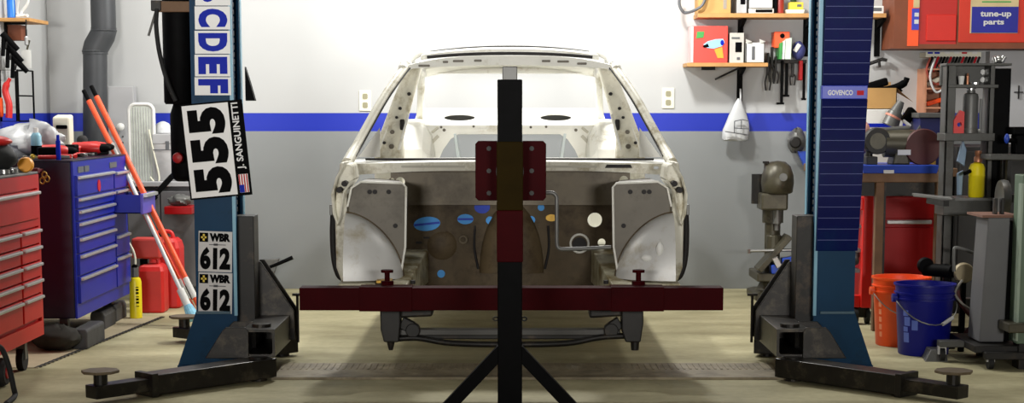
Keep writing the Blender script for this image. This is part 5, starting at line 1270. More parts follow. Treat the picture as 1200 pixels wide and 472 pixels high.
bt_ = thing('blue_tray', 'long blue metal tray on the timber bench', 'tray', ((tx0+tx1)/2, yb+.15, zbt))
link('tray', MB().loft([[(tx0+.01,yb-.01,zbt),(tx1,yb-.01,zbt),(tx1,yb+.5,zbt),(tx0+.01,yb+.5,zbt)],[(tx0,yb-.02,zt_),(tx1+.01,yb-.02,zt_),(tx1+.01,yb+.5,zt_),(tx0,yb+.5,zt_)]]), M_BENCHBLUE, bt_, bev=.004)
link('label', MB().box(Xat(1035,yb,.95), Xat(1047,yb,.95), yb-.021, yb-.014, Zat(203,yb), Zat(199,yb)), M_STICKER, bt_)
zt2 = zt_
# lathe-like grinder on the tray
yl = yb+.16
def lx(px): return Xat(px, yl, 1.1)
def lz(py): return Zat(py, yl)
gr = thing('bench_grinder', 'old brown bench grinder with a large dark red disc on the blue tray', 'grinder', (lx(1050), yl, zt2))
link('base_casting', MB().prism([(lx(1044),zt2),(lx(1065),zt2),(lx(1060),lz(172)),(lx(1049),lz(172))], 'xz', yl-.06, yl+.10), M_OLIVE, gr, bev=.008)
link('motor_housing', MB().cyl((lx(1036),yl,lz(168)),(lx(1072),yl,lz(168)),.078,n=24), M_OLIVE, gr, smooth=40, bev=.0)
link('name_plate', MB().box(lx(1049), lx(1064), yl-.082, yl-.074, lz(181), lz(175)), M_STICKER, gr)
link('disc', MB().lathe([(.001,-.02),(.098,-.02),(.103,-.012),(.103,.012),(.098,.02),(.001,.02)], (lx(1079),yl-.06,lz(172)), 36, 'y'), M_WINE, gr, smooth=40)
link('wheel_guard', MB().lathe([(.03,-.03),(.07,-.03),(.075,-.02),(.075,.04),(.001,.04)], (lx(1026),yl-.04,lz(165)), 24, 'y'), M_DARK, gr, smooth=40)
link('wheel', MB().lathe([(.001,-.026),(.045,-.026),(.05,.0),(.05,.02),(.001,.02)], (lx(1026),yl-.045,lz(165)), 24, 'y'), M_OLIVE, gr, smooth=40)
link('top_rod', MB().cyl((lx(1030),yl-.02,lz(153)),(lx(1066),yl+.02,lz(150)),.016,n=12), M_GREYSTEEL, gr)
link('tool_rest', MB().box(lx(1013), lx(1026), yl-.08, yl+.06, zt2, lz(183)).cyl((lx(1019),yl,lz(184)),(lx(1019),yl,lz(166)),.02,n=12), M_DARK, gr, bev=.004)
solo('pink_rag', crumple((lx(1016),yl+.12,lz(162)-.0), (.05,.06,.09), 17, .15), mat('dusty_pink', (190,140,128), .8), 'dusty pink rag draped left of the bench grinder', 'rag', smooth=60)
# white and blue box, cardboard, heat gun behind
yk = 11.2
zk0 = zbt
w1 = thing('white_crate', 'white box with a blue line behind the grinder', 'box', (Xat(1035,yk,1.1), yk+.1, zk0))
link('box', MB().box(Xat(1008,yk,1.1), Xat(1058,yk,1.1), yk, yk+.25, zk0, Zat(128,yk)), M_WHITEPL, w1, bev=.004)
link('blue_line', MB().box(Xat(1008,yk,1.1), Xat(1050,yk,1.1), yk-.003, yk, Zat(149,yk), Zat(144.5,yk)), M_INKBLUE, w1)
k1 = thing('cardboard_box', 'open brown cardboard box on the white crate behind the grinder', 'box', (Xat(1040,yk,1.2), yk+.1, Zat(128,yk)))
x0, x1, z0, z1 = Xat(1008,yk,1.2), Xat(1060,yk,1.2), Zat(128,yk), Zat(103,yk)
link('carton', MB().box(x0, x1-.05, yk+.01, yk+.015, z0, z1).box(x0, x1-.05, yk+.2, yk+.205, z0, z1+.04).box(x1-.055, x1-.05, yk+.01, yk+.2, z0, z1).box(x0, x0+.005, yk+.01, yk+.2, z0, z1).box(x0, x1-.05, yk+.01, yk+.2, z0, z0+.005), M_CARD, k1)
link('flap', MB().loft([[(x1-.055,yk+.01,z1),(x1-.055,yk+.2,z1),(x1-.05,yk+.2,z1-.003),(x1-.05,yk+.01,z1-.003)],[(x1+.05,yk+.01,z1-.085),(x1+.05,yk+.2,z1-.06),(x1+.055,yk+.2,z1-.064),(x1+.055,yk+.01,z1-.09)]]), M_CARD, k1)
hgun = thing('heat_gun', 'grey barrelled heat gun lying on the white crate', 'heat gun', W(1052,150,11.05))
a, b = Vector(W(1046,138,11.08)), Vector(W(1056,119,11.08))
link('barrel', MB().cyl(W(1043,147,11.08), a+(b-a)*.35, .055, .045, n=18).cyl(a+(b-a)*.35, b, .038, .022, n=16), M_GREYSTEEL, hgun, smooth=40)
link('pink_ring', MB().cyl(a+(b-a)*.0, a+(b-a)*.12, .052, n=18), mat('salmon_plastic', (200,130,110), .5), hgun)
link('grip', MB().bar(W(1060,143,11.1), W(1070,128,11.12), .05, .06), M_BLACK, hgun, bev=.01)
link('white_band', MB().bar(W(1058,141,11.06), W(1067,148,11.06), .02, .02), M_WHITEPL, hgun, bev=.004)
ag = thing('black_blower', 'long black blow gun lying in the cardboard box top', 'blow gun', W(1040,105,11.25))
link('barrel', MB().tube([tuple(p) for p in smooth_pts([W(1010,109,11.25),W(1028,107,11.25),W(1048,103,11.25),W(1060,97,11.25),W(1063,91,11.25)],5)], [.015]*5+[.024]*11+[.018]*5, n=12), M_BLACK, ag, smooth=60)
link('body', MB().bar(W(1014,103,11.28), W(1040,95,11.28), .05, .05), M_BLACK, ag, bev=.01)
link('trigger', MB().bar(W(1050,101,11.25), W(1057,107,11.25), .012, .014), M_BLACK, ag)
solo('dark_jar', MB().lathe([(.02,0),(.03,.01),(.03,.07),(.018,.09),(.018,.12)], (Xat(1024,11.2,1.2), yk+.06, Zat(128,yk)+.005), 14), M_BLACK, 'dark jar standing in the open cardboard box', 'jar', smooth=40)
solo('wall_hook_tool', MB().cyl(W(1018,75,12.15), W(1035,69,12.12), .012, n=10).cyl(W(1030,70,12.12), W(1031,79,12.12), .009, n=8).obox(W(1036,70,12.13), (.035,.05,.02), (0,.2,0)), M_DARK, 'dark pistol-like tool on the wall right of the post', 'hand tool')
nb = thing('navy_bin', 'navy plastic bin with a grey lid on the bench beneath the pigeonholes', 'bin', W(1094,168,10.9))
x0, x1 = Xat(1077,10.9,1.1), Xat(1108,10.9,1.1)
link('bin', MB().prism([(x0+.01,zbt),(x1-.01,zbt),(x1,Zat(138,10.9)),(x0,Zat(138,10.9))], 'xz', 10.9, 11.2), mat('navy_plastic', (26,30,84), .45), nb, bev=.006)
link('lid', MB().box(x0-.01, x1+.01, 10.89, 11.21, Zat(138,10.9), Zat(132,10.9)), M_GREYSTEEL, nb, bev=.004)
solo('black_wedge', MB().prism([W(1048,160,10.85)[::2], W(1100,148,10.85)[::2], W(1100,176,10.85)[::2], W(1060,172,10.85)[::2]], 'xz', 10.6, 10.86) if False else MB().loft([[(W(1046,170,y_)[0],y_,zbt),W(1078,146,y_),W(1080,152,y_),(W(1058,172,y_)[0],y_,zbt)] for y_ in (10.7,10.85)]), M_GREYSTEEL, 'slanted grey strip leaning behind the grinder', 'strip', bev=.004)

# ---- orange cabinet on the wall
yo = 11.80
x0, x1 = Xat(1048,yo,1.9), XR-.02; z0 = Zat(57,yo)
oc = thing('orange_cabinet', 'orange red wall cabinet with a tune-up parts poster', 'wall cabinet', ((x0+x1)/2, YW-.2, z0))
link('shell', MB().box(x0, x1, yo+.02, YW, z0, 2.75), M_WOODTRIM, oc, bev=.006)
link('frame', plate([(x0,z0),(x1,z0),(x1,2.75),(x0,2.75)], [[(x0+.10,z0+.03),(Xat(1122,yo,1.9),z0+.03),(Xat(1122,yo,1.9),2.72),(x0+.10,2.72)]], 'xz', yo+.01, .025), M_WOODTRIM, oc, bev=.003)
link('left_panel', MB().box(Xat(1077,yo,1.9), Xat(1122,yo,1.9), yo-.0, yo+.02, Zat(54,yo), 2.7), mat('deep_red_door', (176,22,10), .4, scale=4, var=.06), oc, bev=.004)
link('panel_field', MB().box(Xat(1086,yo,1.9), Xat(1121,yo,1.9), yo-.010, yo+.0, Zat(48,yo), Zat(17,yo)), mat('bright_red_door', (200,30,12), .4, scale=4, var=.06), oc, bev=.004)
dr = link('poster_door', MB().box(Xat(1124,yo,1.9), Xat(1215,yo,1.9), yo-.006, yo+.02, Zat(50,yo), 2.7), M_CABORANGE, oc, bev=.004)
ps_ = link('poster', MB().box(Xat(1137,yo,1.9), Xat(1193,yo,1.9), yo-.010, yo-.006, Zat(39,yo), 2.4), mat('buff_paper', (196,178,132), .6), dr)
link('blue_block', MB().box(Xat(1138.5,yo,1.9), Xat(1193,yo,1.9), yo-.013, yo-.010, Zat(38.5,yo), Zat(8,yo)), mat('poster_navy', (18,24,136), .5), ps_)
zt1, zt2_ = Zat(17.5,yo), Zat(27,yo)
link('lettering', text_mb('tune-up', (Xat(1166.5,yo,1.9), yo-.0145, zt1), (1,0,0), (0,0,1), .205, .046, .03), M_STICKER, ps_)
link('lettering', text_mb('parts', (Xat(1164.5,yo,1.9), yo-.0145, zt2_), (1,0,0), (0,0,1), .135, .042, .03), M_STICKER, ps_)
link('line_print', MB().box(Xat(1150,yo,1.9), Xat(1184,yo,1.9), yo-.012, yo-.010, Zat(3,yo), Zat(1.5,yo)), M_INKGREEN, ps_)
sp2 = link('side_poster', MB().box(Xat(1064,yo,1.9), Xat(1077,yo,1.9), yo-.006, yo+.0, Zat(54,yo), 2.5), M_ORANGE, oc)
link('blue_block', MB().box(Xat(1068.5,yo,1.9), Xat(1077,yo,1.9), yo-.009, yo-.006, Zat(35,yo), Zat(10,yo)), mat('poster_blue', (50,60,180), .5), sp2)
link('buff_block', MB().box(Xat(1070,yo,1.9), Xat(1077,yo,1.9), yo-.009, yo-.006, Zat(9,yo), Zat(-6,yo)), mat('buff_paper', (196,178,132), .6), sp2)
for pa, pb in ((15,19.5),(23,28)): link('white_block', MB().box(Xat(1071.5,yo,1.9), Xat(1076.5,yo,1.9), yo-.011, yo-.009, Zat(pb,yo), Zat(pa,yo)), M_STICKER, sp2)
# strip with hanging leads beneath the cabinet
yh = 12.0
x0, x1 = Xat(1085,yh,1.6), Xat(1150,yh,1.6)
lr = thing('lead_rack', 'cream rail of coloured test leads under the orange cabinet', 'rack', ((x0+x1)/2, yh, Zat(64,yh)))
link('rail', MB().box(x0, x1, yh, YW, Zat(67,yh), Zat(61,yh)), M_CREAMPL, lr, bev=.002)
for px, mm in ((1090,M_INKBLUE),(1098,M_INKBLUE),(1110,M_WHITEPL),(1121,M_WHITEPL),(1130,M_INKRED),(1142,M_WHITEPL)):
    link('tag', MB().box(Xat(px-3,yh,1.6), Xat(px+3,yh,1.6), yh-.004, yh, Zat(63,yh), Zat(61,yh)), mm, lr)
rnd = random.Random(9)
for i in range(16):
    px = 1092+i*3.7; x = Xat(px,yh,1.6); za = Zat(67,yh); mm = [M_INKBLACK, M_RUBBER, M_INKRED, M_RUBBER][i%4]
    link('lead', MB().tube(smooth_pts([(x,yh-.01,za),(x-.02,yh-.03,za-.04),(x-.035-rnd.random()*.02,yh-.025,za-.08-rnd.random()*.03)],4), .008), mm, lr, smooth=60)
# pigeonhole rack
yp_ = 11.95
x0, x1, z0, z1 = Xat(1084,yp_,1.4), Xat(1112,yp_,1.4), Zat(150,yp_), Zat(80,yp_)
pg = thing('pigeonhole_rack', 'salmon timber pigeonhole rack of oddments on the wall under the leads', 'rack', ((x0+x1)/2, YW, z0))
M_SALM = mat('salmon_timber', (196,136,104), .6, scale=8)
link('back', MB().box(x0, x1, YW-.02, YW, z0, z1), M_SALM, pg)
for x in (x0, x1-.012): link('side', MB().box(x, x+.012, yp_, YW-.02, z0, z1), M_SALM, pg)
for k in range(4): 
    z = z0+(z1-z0-.012)*k/3; link('tier', MB().box(x0+.012, x1-.012, yp_, YW-.02, z, z+.012), M_SALM, pg)
for k, (mm, lb) in enumerate(((M_ORANGE,'orange tool in the middle pigeonhole'),(M_CREAMPL,'cream offcut in the top pigeonhole'),(M_BLACK,'black lump in the lowest pigeonhole'))):
    kk = (1, 2, 0)[k]; z = z0+(z1-z0-.012)*kk/3+.012
    solo('oddment', MB().bar((x0+.025,yp_+.06,z+.02),(x1-.03,yp_+.08,z+.05+.02*k),.035,.03), mm, lb, 'oddment', group='oddments in the pigeonholes', bev=.006)
for i, (pts, mm, lb) in enumerate((
    ([(1090,68),(1086,82),(1092,96),(1102,98),(1106,86),(1100,76)], mat('rust_red_rubber', (150,60,44), .6), 'rust red lead looped in front of the top pigeonhole'),
    ([(1096,68),(1090,90),(1097,108),(1108,100),(1110,84)], M_STICKER, 'pale grey lead looped lowest over the pigeonholes'))):
    solo('cable_lead', MB().tube([tuple(p) for p in smooth_pts([W(a,b,11.93-.02*i) for a,b in pts],5)], .008), mm, lb, 'cable', smooth=60)
sq = thing('squirt_bottle', 'white squirt bottle standing on the bench right of the grinder disc', 'bottle', (2.36, 10.55, zbt))
link('body', MB().lathe([(.035,0),(.04,.006),(.04,.12),(.02,.15),(.016,.17)], (2.36,10.55,zbt), 18), M_WHITEPL, sq, smooth=40)
link('nozzle', MB().lathe([(.014,.168),(.008,.20),(.003,.23)], (2.36,10.55,zbt), 12), M_INKRED, sq)
for i, (px, y, hh, mm, lb) in enumerate(((1012,10.4,.10,M_INKGREY,'grey tin on the bench left of the grinder'),(1068,10.5,.16,M_RUBBER,'tall black tin behind the grinder'),(1090,10.45,.07,M_BRASS,'short brass coloured tin behind the dark red disc'))):
    x = Xat(px, y, 1); solo('tin', MB().lathe([(.032,0),(.036,.004),(.036,hh-.02),(.028,hh-.004),(.014,hh)], (x,y,zbt), 18), mm, lb, 'tin', group='tins on the timber bench', smooth=40)
# pale grey board with cross hook
yg = 12.08
x0 = Xat(1158,yg,1.3)
wp = thing('wall_board', 'pale grey wall board with a dark cross bracket at the right edge', 'board', (x0+.4, YW, .7))
link('board', MB().box(x0, XR-.05, yg, YW, .7, Zat(60,yg)), M_PANELGREY, wp, bev=.003)
cx_, _, cz_ = W(1193.5,108,yg)
link('cross_bracket', MB().box(cx_-.004,cx_+.004,yg-.012,yg,cz_-.045,cz_+.045).box(cx_-.03,cx_+.03,yg-.012,yg,cz_-.004,cz_+.004), M_DARK, wp)

# ---- grey steel press frame
yr = 9.30
def px_(p): return Xat(p, yr, .9)
def pz_(p): return Zat(p, yr)
fr = thing('shop_press', 'grey H-frame shop press holding a grey bottle jack', 'press', (px_(1135), yr+.1, 0))
M_FR = mat('press_grey', (72,72,69), .5, .2, dirt=(52,48,42), amt=.3, scale=10)
def upright(p0, p1, mm): 
    return link('upright', MB().box(px_(p0), px_(p0)+.012, yr, yr+.12, .05, pz_(76)).box(px_(p0), px_(p1), yr, yr+.012, .05, pz_(76)) , mm, fr, bev=.003)
upright(1106, 1117, M_FR); upright(1155, 1162, M_PANELGREY if False else M_FR)
link('head_beam', MB().box(px_(1108), px_(1166), yr-.01, yr+.12, pz_(103), pz_(99)).box(px_(1104), px_(1168), yr+.10, yr+.13, pz_(100), pz_(76)).box(px_(1104), px_(1180), yr-.02, yr+.13, pz_(77), pz_(74)), M_FR, fr, bev=.003)
link('platform', MB().box(px_(1104), px_(1162), yr-.04, yr+.14, pz_(165), pz_(156)), M_FR, fr, bev=.003)
link('bed_beam', MB().box(px_(1104), px_(1160), yr-.05, yr+.14, pz_(252), pz_(233)), M_FR, fr, bev=.004)
link('bed_plate', MB().box(px_(1112), px_(1160), yr-.10, yr+.16, pz_(234), pz_(231)), M_GREYSTEEL, fr)
link('lower_tie', MB().box(px_(1105), px_(1160), yr+.02, yr+.10, .16, .24), M_FR, fr, bev=.003)
for p in (1107, 1158): link('foot', MB().box(px_(p)-.03, px_(p)+.03, yr-.22, yr+.30, .0, .05), M_DARK, fr, bev=.003)
for py in (84,93): link('bolt_head', MB().cyl((px_(1153),yr+.09,pz_(py)),(px_(1153),yr+.10,pz_(py)),.014,n=8), M_STEEL, fr)
link('top_label', MB().box(px_(1113), px_(1122), yr+.094, yr+.10, pz_(97.5), pz_(90.5)), M_STICKER, fr)
link('back_plate', MB().box(px_(1162), px_(1182), yr+.02, yr+.10, pz_(270), pz_(80)), M_BLACK, fr, bev=.003)
jk = thing('bottle_jack', 'grey bottle jack standing on the press platform', 'jack', (px_(1137), yr+.05, pz_(156)))
jz = pz_(156)
link('cylinder', MB().lathe([(.045,0),(.045,.02),(.040,.025),(.040,.19),(.036,.205),(.022,.212),(.022,.225)], (px_(1137.5),yr+.05,jz), 22), M_GREYSTEEL, jk, smooth=40)
link('ram', MB().lathe([(.018,.22),(.018,.238),(.026,.24),(.026,pz_(104)-jz)], (px_(1137.5),yr+.05,jz), 16), M_STEEL, jk, smooth=40)
link('pump_lever', MB().cyl((px_(1149),yr+.04,jz),(px_(1149),yr+.04,jz+.18),.008,n=10).cyl((px_(1149),yr+.04,jz+.01),(px_(1140),yr+.04,jz+.01),.012,n=10), M_STEEL, jk)
rt_ = thing('red_fitting', 'red bracket with a dark hole beside the bottle jack', 'bracket', (px_(1121), yr+.02, jz))
link('plate', plate([(px_(1115),jz),(px_(1127),jz),(px_(1127),pz_(131)),(px_(1122),pz_(129)),(px_(1115),pz_(141))], [circ(px_(1121.5),pz_(146),.012)], 'xz', yr+.0, .03), M_REDPLASTIC, rt_, bev=.003)
solo('white_cup', MB().lathe([(.012,0),(.018,.045),(.0155,.045),(.01,.004)], (px_(1125.5),yr+.05,pz_(99)), 14), M_WHITEPL, 'small white cup on the press head', 'cup', smooth=40)
solo('copper_fitting', MB().lathe([(.008,0),(.008,.045),(.004,.06)], (px_(1133),yr+.05,pz_(99)), 12), mat('copper', (176,120,90), .4, .6), 'small copper fitting on the press head', 'fitting')
solo('steel_puck', MB().lathe([(.001,0),(.03,0),(.03,.012),(.001,.012)], (px_(1142),yr+.05,pz_(99)), 16), M_STEEL, 'flat steel disc on the press head by the copper fitting', 'disc')
# chrome valve on top right
vt = thing('chrome_valve', 'chrome valve cluster on top of the press right side', 'valve', (px_(1168), yr+.05, pz_(74)))
link('valve_body', MB().ball((px_(1168),yr+.05,pz_(74)+.02), (.035,.03,.022), 14, 8).cyl((px_(1164),yr+.03,pz_(72)),(px_(1162),yr+.03,pz_(66)),.012,n=10).cyl((px_(1171),yr+.03,pz_(72)),(px_(1174),yr+.03,pz_(66)),.014,n=10), M_STEEL, vt, smooth=40)
# yellow bottle
yb2 = thing('yellow_bottle', 'yellow plastic bottle standing on the press bed', 'bottle', (px_(1144), yr, pz_(231)))
zb2 = pz_(231)
link('bottle', MB().lathe([(.036,0),(.042,.008),(.042,.11),(.044,.115),(.042,.12),(.042,.155),(.034,.175),(.014,.185)], (px_(1144.5),yr,zb2), 22), M_YELLOW, yb2, smooth=40)
link('copper_cap', MB().lathe([(.016,.183),(.022,.187),(.022,.21),(.014,.22),(.018,.225),(.018,.245),(.001,.246)], (px_(1145.5),yr,zb2), 16), mat('copper', (176,120,90), .4, .6), yb2, smooth=40)
link('spout', MB().cyl((px_(1136),yr-.02,zb2+.14),(px_(1128),yr-.03,zb2+.125),.010,n=10), M_BLACK, yb2)
solo('fan_blades', MB().prism([(px_(1127),pz_(190)),(px_(1133),pz_(164)),(px_(1138),pz_(176)),(px_(1136),pz_(196))], 'xz', yr+.10, yr+.13).prism([(px_(1129),pz_(230)),(px_(1134),pz_(230)),(px_(1135),pz_(200)),(px_(1128),pz_(204))], 'xz', yr+.10, yr+.13), mat('bluish_steel', (110,130,150), .4, .5), 'bluish metal blade behind the yellow bottle', 'blade', bev=.004)
# tools lying on rods left of the press
sd_ = thing('steel_rods', 'bundle of pale steel strips lying left of the press', 'rods', W(1088,230,9.3))
solo_z = Zat(229,9.4)
for k in range(2): link('rod', MB().bar((Xat(1072,9.4,.8),9.40+k*.03,solo_z+.006*k),(Xat(1112,9.1,.8),9.0+k*.03,solo_z+.004*k),.02,.012), M_GREYSTEEL, sd_, bev=.002)
link('rest_arm', MB().bar((Xat(1088,9.3,.8),9.28,solo_z-.02),(Xat(1108,9.0,.8),8.98,solo_z-.02),.03,.03), M_DARK, sd_)

# ---- table right of press with wheel
yt = 9.06
tt = thing('grey_table', 'grey steel table top at the right edge beside the press', 'table', (Xat(1190,yt,1), yt+.2, 0))
x0 = Xat(1161,yt,1)
link('top', MB().box(x0, x0+.55, yt, yt+.21, Zat(187.5,yt), Zat(181,yt)), M_FR, tt, bev=.004)
link('leg', MB().box(Xat(1180,yt,.5), Xat(1184.5,yt,.5), yt+.05, yt+.09, .0, Zat(187,yt)), M_DARK, tt)
link('leg', MB().box(x0+.48, x0+.52, yt+.05, yt+.09, .0, Zat(187,yt)), M_DARK, tt)
for xx in (Xat(1180,yt,.5), x0+.48): link('leg', MB().box(xx, xx+.04, yt+.15, yt+.19, .0, Zat(187,yt)), M_DARK, tt)
link('handwheel', MB().lathe([(.001,-.01),(.07,-.014),(.09,-.02),(.095,0),(.09,.02),(.001,.012)], (Xat(1176,yt-.06,.7),yt-.04,Zat(232,yt-.06)), 28, 'x'), M_GREYSTEEL, tt, smooth=40)
link('wheel_axle', MB().cyl((Xat(1176,yt-.06,.7),yt-.04,Zat(232,yt-.06)),(Xat(1184,yt-.06,.7),yt-.04,Zat(232,yt-.06)),.018,n=12).box(Xat(1181,yt,.7), Xat(1186,yt,.7), yt-.06, yt+.08, Zat(232,yt)-.02, Zat(232,yt)+.02), M_DARK, tt)
gv = thing('blue_vise', 'blue and black vise on the grey table at the right edge', 'vise', (Xat(1195,yt,1), yt+.1, Zat(181,yt)))
zz = Zat(181,yt)
link('vise_base', MB().box(Xat(1190,yt+.1,1), Xat(1212,yt+.1,1), yt+.08, yt+.2, zz, zz+.10), M_BLACK, gv, bev=.006)
link('vise_jaw', MB().box(Xat(1186,yt+.1,1), Xat(1216,yt+.1,1), yt+.07, yt+.2, zz+.10, zz+.14), M_BLACK, gv, bev=.006)
link('blue_knob', MB().ball((Xat(1181,yt+.05,1),yt+.08,zz+.08), (.014,.014,.026), 12, 8), M_BENCHBLUE, gv, smooth=40)
link('knob_stem', MB().cyl((Xat(1181,yt+.05,1),yt+.08,zz+.07),(Xat(1192,yt+.05,1),yt+.1,zz+.07),.012,n=10), M_BLACK, gv)

# ---- grey pedestal on casters
yp2 = 8.50
ped = thing('grey_pedestal', 'tall grey steel pedestal with a black side on a low dolly', 'pedestal', (Xat(1164,yp2,.4), yp2+.15, .10))
def qx_(p, z=.4): return Xat(p, yp2, z)
zt3, zb3 = Zat(255,yp2), .115
pts_b = [qx_(1148,.2), qx_(1177,.2)]; pts_t = [qx_(1158,.7), qx_(1184,.7)]
link('front_sheet', MB().loft([[(pts_b[0],yp2,zb3),(pts_b[1],yp2,zb3),(pts_b[1],yp2+.22,zb3),(pts_b[0],yp2+.22,zb3)],[(pts_t[0],yp2,zt3),(pts_t[1],yp2,zt3),(pts_t[1],yp2+.22,zt3),(pts_t[0],yp2+.22,zt3)]]), M_CABGREY, ped, bev=.006)
link('black_side', MB().loft([[(pts_b[1],yp2+.02,zb3),(qx_(1188,.2),yp2+.05,zb3),(qx_(1188,.2),yp2+.22,zb3),(pts_b[1],yp2+.22,zb3)],[(pts_t[1],yp2+.02,zt3-.02),(qx_(1194,.7),yp2+.05,zt3-.02),(qx_(1194,.7),yp2+.22,zt3-.02),(pts_t[1],yp2+.22,zt3-.02)]]), M_BLACK, ped, bev=.004)
link('top_plate', MB().box(qx_(1151,.7), qx_(1196,.7), yp2-.0, yp2+.29, zt3, zt3+.012), mat('rust_plate', (120,84,70), .7, scale=10), ped)
link('clevis', MB().box(qx_(1170,.7), qx_(1174,.7), yp2+.08, yp2+.12, zt3+.012, zt3+.09).box(qx_(1178,.7), qx_(1182,.7), yp2+.08, yp2+.12, zt3+.012, zt3+.09), M_DARK, ped, bev=.003)
dl = thing('dolly', 'low black dolly on casters carrying the grey pedestal', 'dolly', (qx_(1165,.1), yp2+.1, 0))
x0, x1 = qx_(1108,.1), qx_(1225,.1)
link('deck', MB().box(qx_(1136,.1), x1, yp2-.10, yp2+.40, .075, .11), M_DARK, dl, bev=.004)
link('outrigger', MB().box(x0, qx_(1140,.1), yp2+.10, yp2+.18, .075, .105), M_FR, dl, bev=.004)
link('outrigger', MB().box(qx_(1145,.1), x1, yp2-.16, yp2-.10, .05, .085), M_DARK, dl, bev=.004)
for p, y in ((1112,yp2+.14),(1153,yp2-.12),(1200,yp2-.12),(1170,yp2+.34),(1215,yp2+.34)):
    c = link('caster', MB().cyl((qx_(p,.1)-.012,y,.036),(qx_(p,.1)+.012,y,.036),.036,n=18), M_RUBBER, dl, smooth=40)
    link('caster_fork', MB().box(qx_(p,.1)-.02,qx_(p,.1)+.02,y-.014,y+.014,.036,.077), M_ALU, c)
# black roller machine between bucket and pedestal
ym2 = 8.98
rm = thing('roller_stand', 'black roller stand with round pale ends behind the blue bucket', 'roller stand', (Xat(1112,ym2,.3), ym2, 0))
def rx_(p): return Xat(p, ym2, .4)
def rz_(p): return Zat(p, ym2)
link('roller', MB().cyl((rx_(1090),ym2+.12,rz_(318)),(rx_(1116),ym2,rz_(318)),.034,n=18), M_BLACK, rm, smooth=40)
link('roller_end', MB().lathe([(.001,-.012),(.046,-.012),(.052,-.004),(.052,.02),(.001,.02)], (rx_(1128),ym2-.03,rz_(319)), 24, 'y'), mat('dull_bronze', (140,128,100), .5, .3), rm, smooth=40)
link('roller_end', MB().lathe([(.001,-.012),(.036,-.012),(.042,-.004),(.042,.02),(.001,.02)], (rx_(1090),ym2+.10,rz_(313)), 24, 'y'), M_BLACK, rm, smooth=40)
link('frame', MB().box(rx_(1108), rx_(1114), ym2+.02, ym2+.06, 0, rz_(310)).box(rx_(1127), rx_(1133), ym2+.0, ym2+.04, 0, rz_(319)).box(rx_(1110), rx_(1130), ym2+.02, ym2+.05, .10, .13), M_BLACK, rm, bev=.003)
link('bent_bar', MB().tube([tuple(p) for p in smooth_pts([W(1118,318,8.9),W(1118,296,8.9),W(1121,290,8.9),W(1140,296,8.9)],4)], .009), M_GREYSTEEL, rm, smooth=60)
link('pale_strap', MB().tube([tuple(p) for p in smooth_pts([W(1128,328,8.86),W(1121,338,8.86),W(1120,346,8.86),W(1128,356,8.86),W(1140,364,8.86)],4)], .006), mat('dull_strap_grey', (130,126,118), .6), rm, smooth=60)
link('dark_hose', MB().tube([tuple(p) for p in smooth_pts([W(1122,340,8.9),W(1124,352,8.9),W(1134,366,8.9),W(1142,376,8.9),W(1130,392,8.9)],4)], .012), M_WINE, rm, smooth=60)
solo('grey_ramp', MB().loft([[(Xat(1085,8.6,0),8.62,0),(Xat(1112,8.6,0),8.62,0),(Xat(1112,8.6,0),8.84,0),(Xat(1092,8.6,0),8.84,0)],[(Xat(1094,8.6,0),8.66,.055),(Xat(1112,8.6,0),8.66,.055),(Xat(1112,8.6,0),8.83,.055),(Xat(1096,8.6,0),8.83,.055)]]), M_GREYSTEEL, 'low grey wedge on the floor beside the blue bucket', 'wedge', bev=.003)
# green column far right
gc = thing('green_column', 'grey green machine column at the right picture edge', 'machine', (Xat(1207,8.6,.5), 8.65, .12))
link('column', MB().box(Xat(1195,8.36,.5), Xat(1225,8.36,.5), 8.36, 8.50, .125, Zat(205,8.36)), M_GREENBOX, gc, bev=.004)
link('edge', MB().box(Xat(1193,8.36,.5), Xat(1195.5,8.36,.5), 8.35, 8.40, .14, Zat(215,8.36)), mat('pale_green_edge', (150,166,150), .5), gc)
link('ledge', MB().box(Xat(1181,8.33,.3), Xat(1225,8.33,.3), 8.30, 8.48, .185, .23), M_OLIVE, gc, bev=.006)
link('stump', MB().box(Xat(1197,8.36,.3), Xat(1225,8.36,.3), 8.37, 8.48, .0, .125), M_DARK, gc)

# ---- buckets
def bucket(x, y, m, lab, seed, hm):
    t = thing('bucket', lab, 'bucket', (x,y,0), 'plastic buckets')
    h = .365; r0, r1 = .127, .15
    prof = [(.001,.0),(r0-.004,0),(r0,.006),(r0+(r1-r0)*.72,h*.74),(r1-.006,h*.742),(r1-.004,h*.78),(r1+.004,h*.785),(r1+.004,h*.80),(r1-.004,h*.805),(r1-.003,h*.86),(r1+.005,h*.865),(r1+.005,h*.88),(r1-.003,h*.885),(r1,h*.97),(r1+.008,h*.975),(r1+.008,h),(r1-.004,h),(r1-.008,h*.97),(r0-.008,.01),(.001,.01)]
    link('shell', MB().lathe(prof, (x,y,0), 40, cap=False), m, t, smooth=35)
    ca, sa = math.cos(-.25), math.sin(-.25)
    pts = []
    for i in range(15):
        a = PI+PI*i/14; pts.append(Vector((x+(r1+.012)*math.cos(a+.15), y+(r1+.014)*math.sin(a+.15), h*.80-.125*math.sin(PI*i/14)**1.2)))
    hd = link('bail', MB().tube([tuple(p) for p in pts], .003, n=6), M_STEEL, t, smooth=60)
    link('grip', MB().cyl(pts[8], pts[10], .010, n=10), hm, hd)
    for p in (pts[0], pts[-1]): link('ear', MB().lathe([(.001,-.012),(.022,-.012),(.022,.012),(.001,.012)], p, 14, 'x'), m, hd)
    # printed logo bars wrapped on the wall
    def wrap(a0, a1, z0, z1):
        n_ = 6; rr = lambda z: r0+(r1-r0)*z/(h*1.03)+.0015
        return MB().loft([[(x+rr(z)*math.sin(a0+(a1-a0)*i/n_), y-rr(z)*math.cos(a0+(a1-a0)*i/n_), z) for i in range(n_+1)] for z in (z0, z1)], cap=False, closed=False)
    return t, wrap
g = G(1060, 407); 
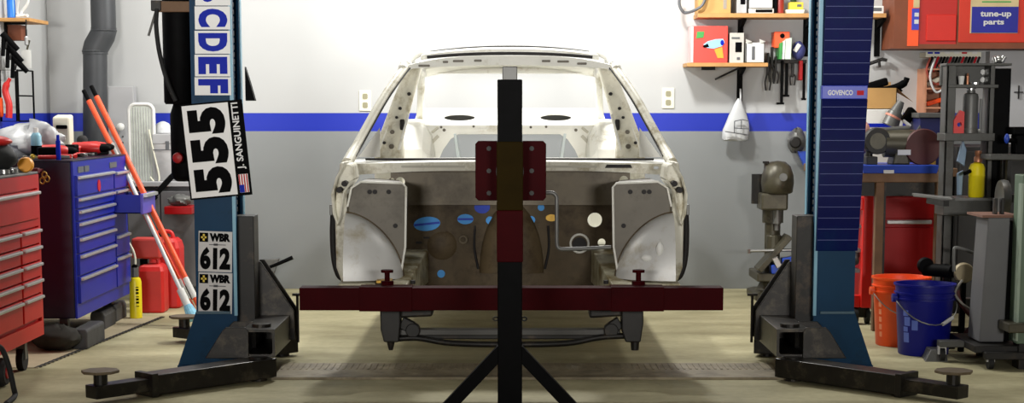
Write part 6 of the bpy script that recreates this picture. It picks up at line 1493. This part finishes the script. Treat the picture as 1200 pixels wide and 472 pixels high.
t, wrap = bucket(g[0]+.0, g[1]+.12, M_ORANGE, 'orange plastic bucket behind the blue one at right', 1, M_WHITEPL)
pl = mat('pale_orange_print', (255,150,110), .5)
for k in range(5): link('print', wrap(-1.15, -1.0, .05+k*.04, .078+k*.04), pl, t)
g = G(1088, 418)
t, wrap = bucket(g[0]+.0, g[1]+.12, M_BUCKETBLUE, 'blue plastic bucket in front of the orange one', 2, M_STICKER)
pl = mat('pale_blue_print', (96,116,200), .5)
for k, (a0, a1, z0, z1) in enumerate(((-1.05,-.80,.07,.12),(-1.05,-.85,.125,.15),(-1.0,-.75,.155,.20),(-1.05,-.82,.205,.235),(-.68,-.45,.135,.185))): link('print', wrap(a0,a1,z0,z1), pl, t)
# ================================================================== LIGHT
def area(name, loc, rot, sx, sy, power, col=(1,1,1)):
    d = bpy.data.lights.new(name, 'AREA'); d.shape = 'RECTANGLE'; d.size = sx; d.size_y = sy; d.energy = power; d.color = col
    o = bpy.data.objects.new(name, d); COL.objects.link(o); o.location = loc; o.rotation_euler = rot; return o
def bulb(name, loc, power, r=.1, col=(1,1,1)):
    d = bpy.data.lights.new(name, 'POINT'); d.energy = power; d.color = col; d.shadow_soft_size = r
    o = bpy.data.objects.new(name, d); COL.objects.link(o); o.location = loc; return o
bulb('hanging_lamp_left', (-.75, 10.5, 2.75), 185, .12, (1,.99,.95))
bulb('hanging_lamp_right', (.75, 10.5, 2.75), 185, .12, (1,.99,.95))
area('side_fill_left', (-2.6, 10.0, 3.4), (0,0,0), .3, 1.3, 34, (1,.97,.92))  # added fill for the left side, no lamp known there
area('side_fill_right', (2.5, 9.2, 3.4), (0,0,0), .3, 1.3, 24, (1,.96,.90))  # added fill for the right side, likewise
for nm, x in (('front_fill_left', -1.7), ('front_fill_right', 1.9)):  # added fills behind the camera for surfaces facing it
    o = area(nm, (x, -1.0, 1.5), (math.radians(90+12),0,0), 1.2, .4, 58, (1,.97,.92))
    o.data.spread = math.radians(60)  # narrow beam keeps the fill off the floor
w = bpy.data.worlds.new('world'); SC.world = w; w.use_nodes = True
w.node_tree.nodes['Background'].inputs[0].default_value = (.02,.02,.02,1)
SC.view_settings.view_transform = 'Standard'; SC.view_settings.look = 'None'; SC.view_settings.gamma = 1; SC.view_settings.exposure = 0
SC.view_settings.use_curve_mapping = False
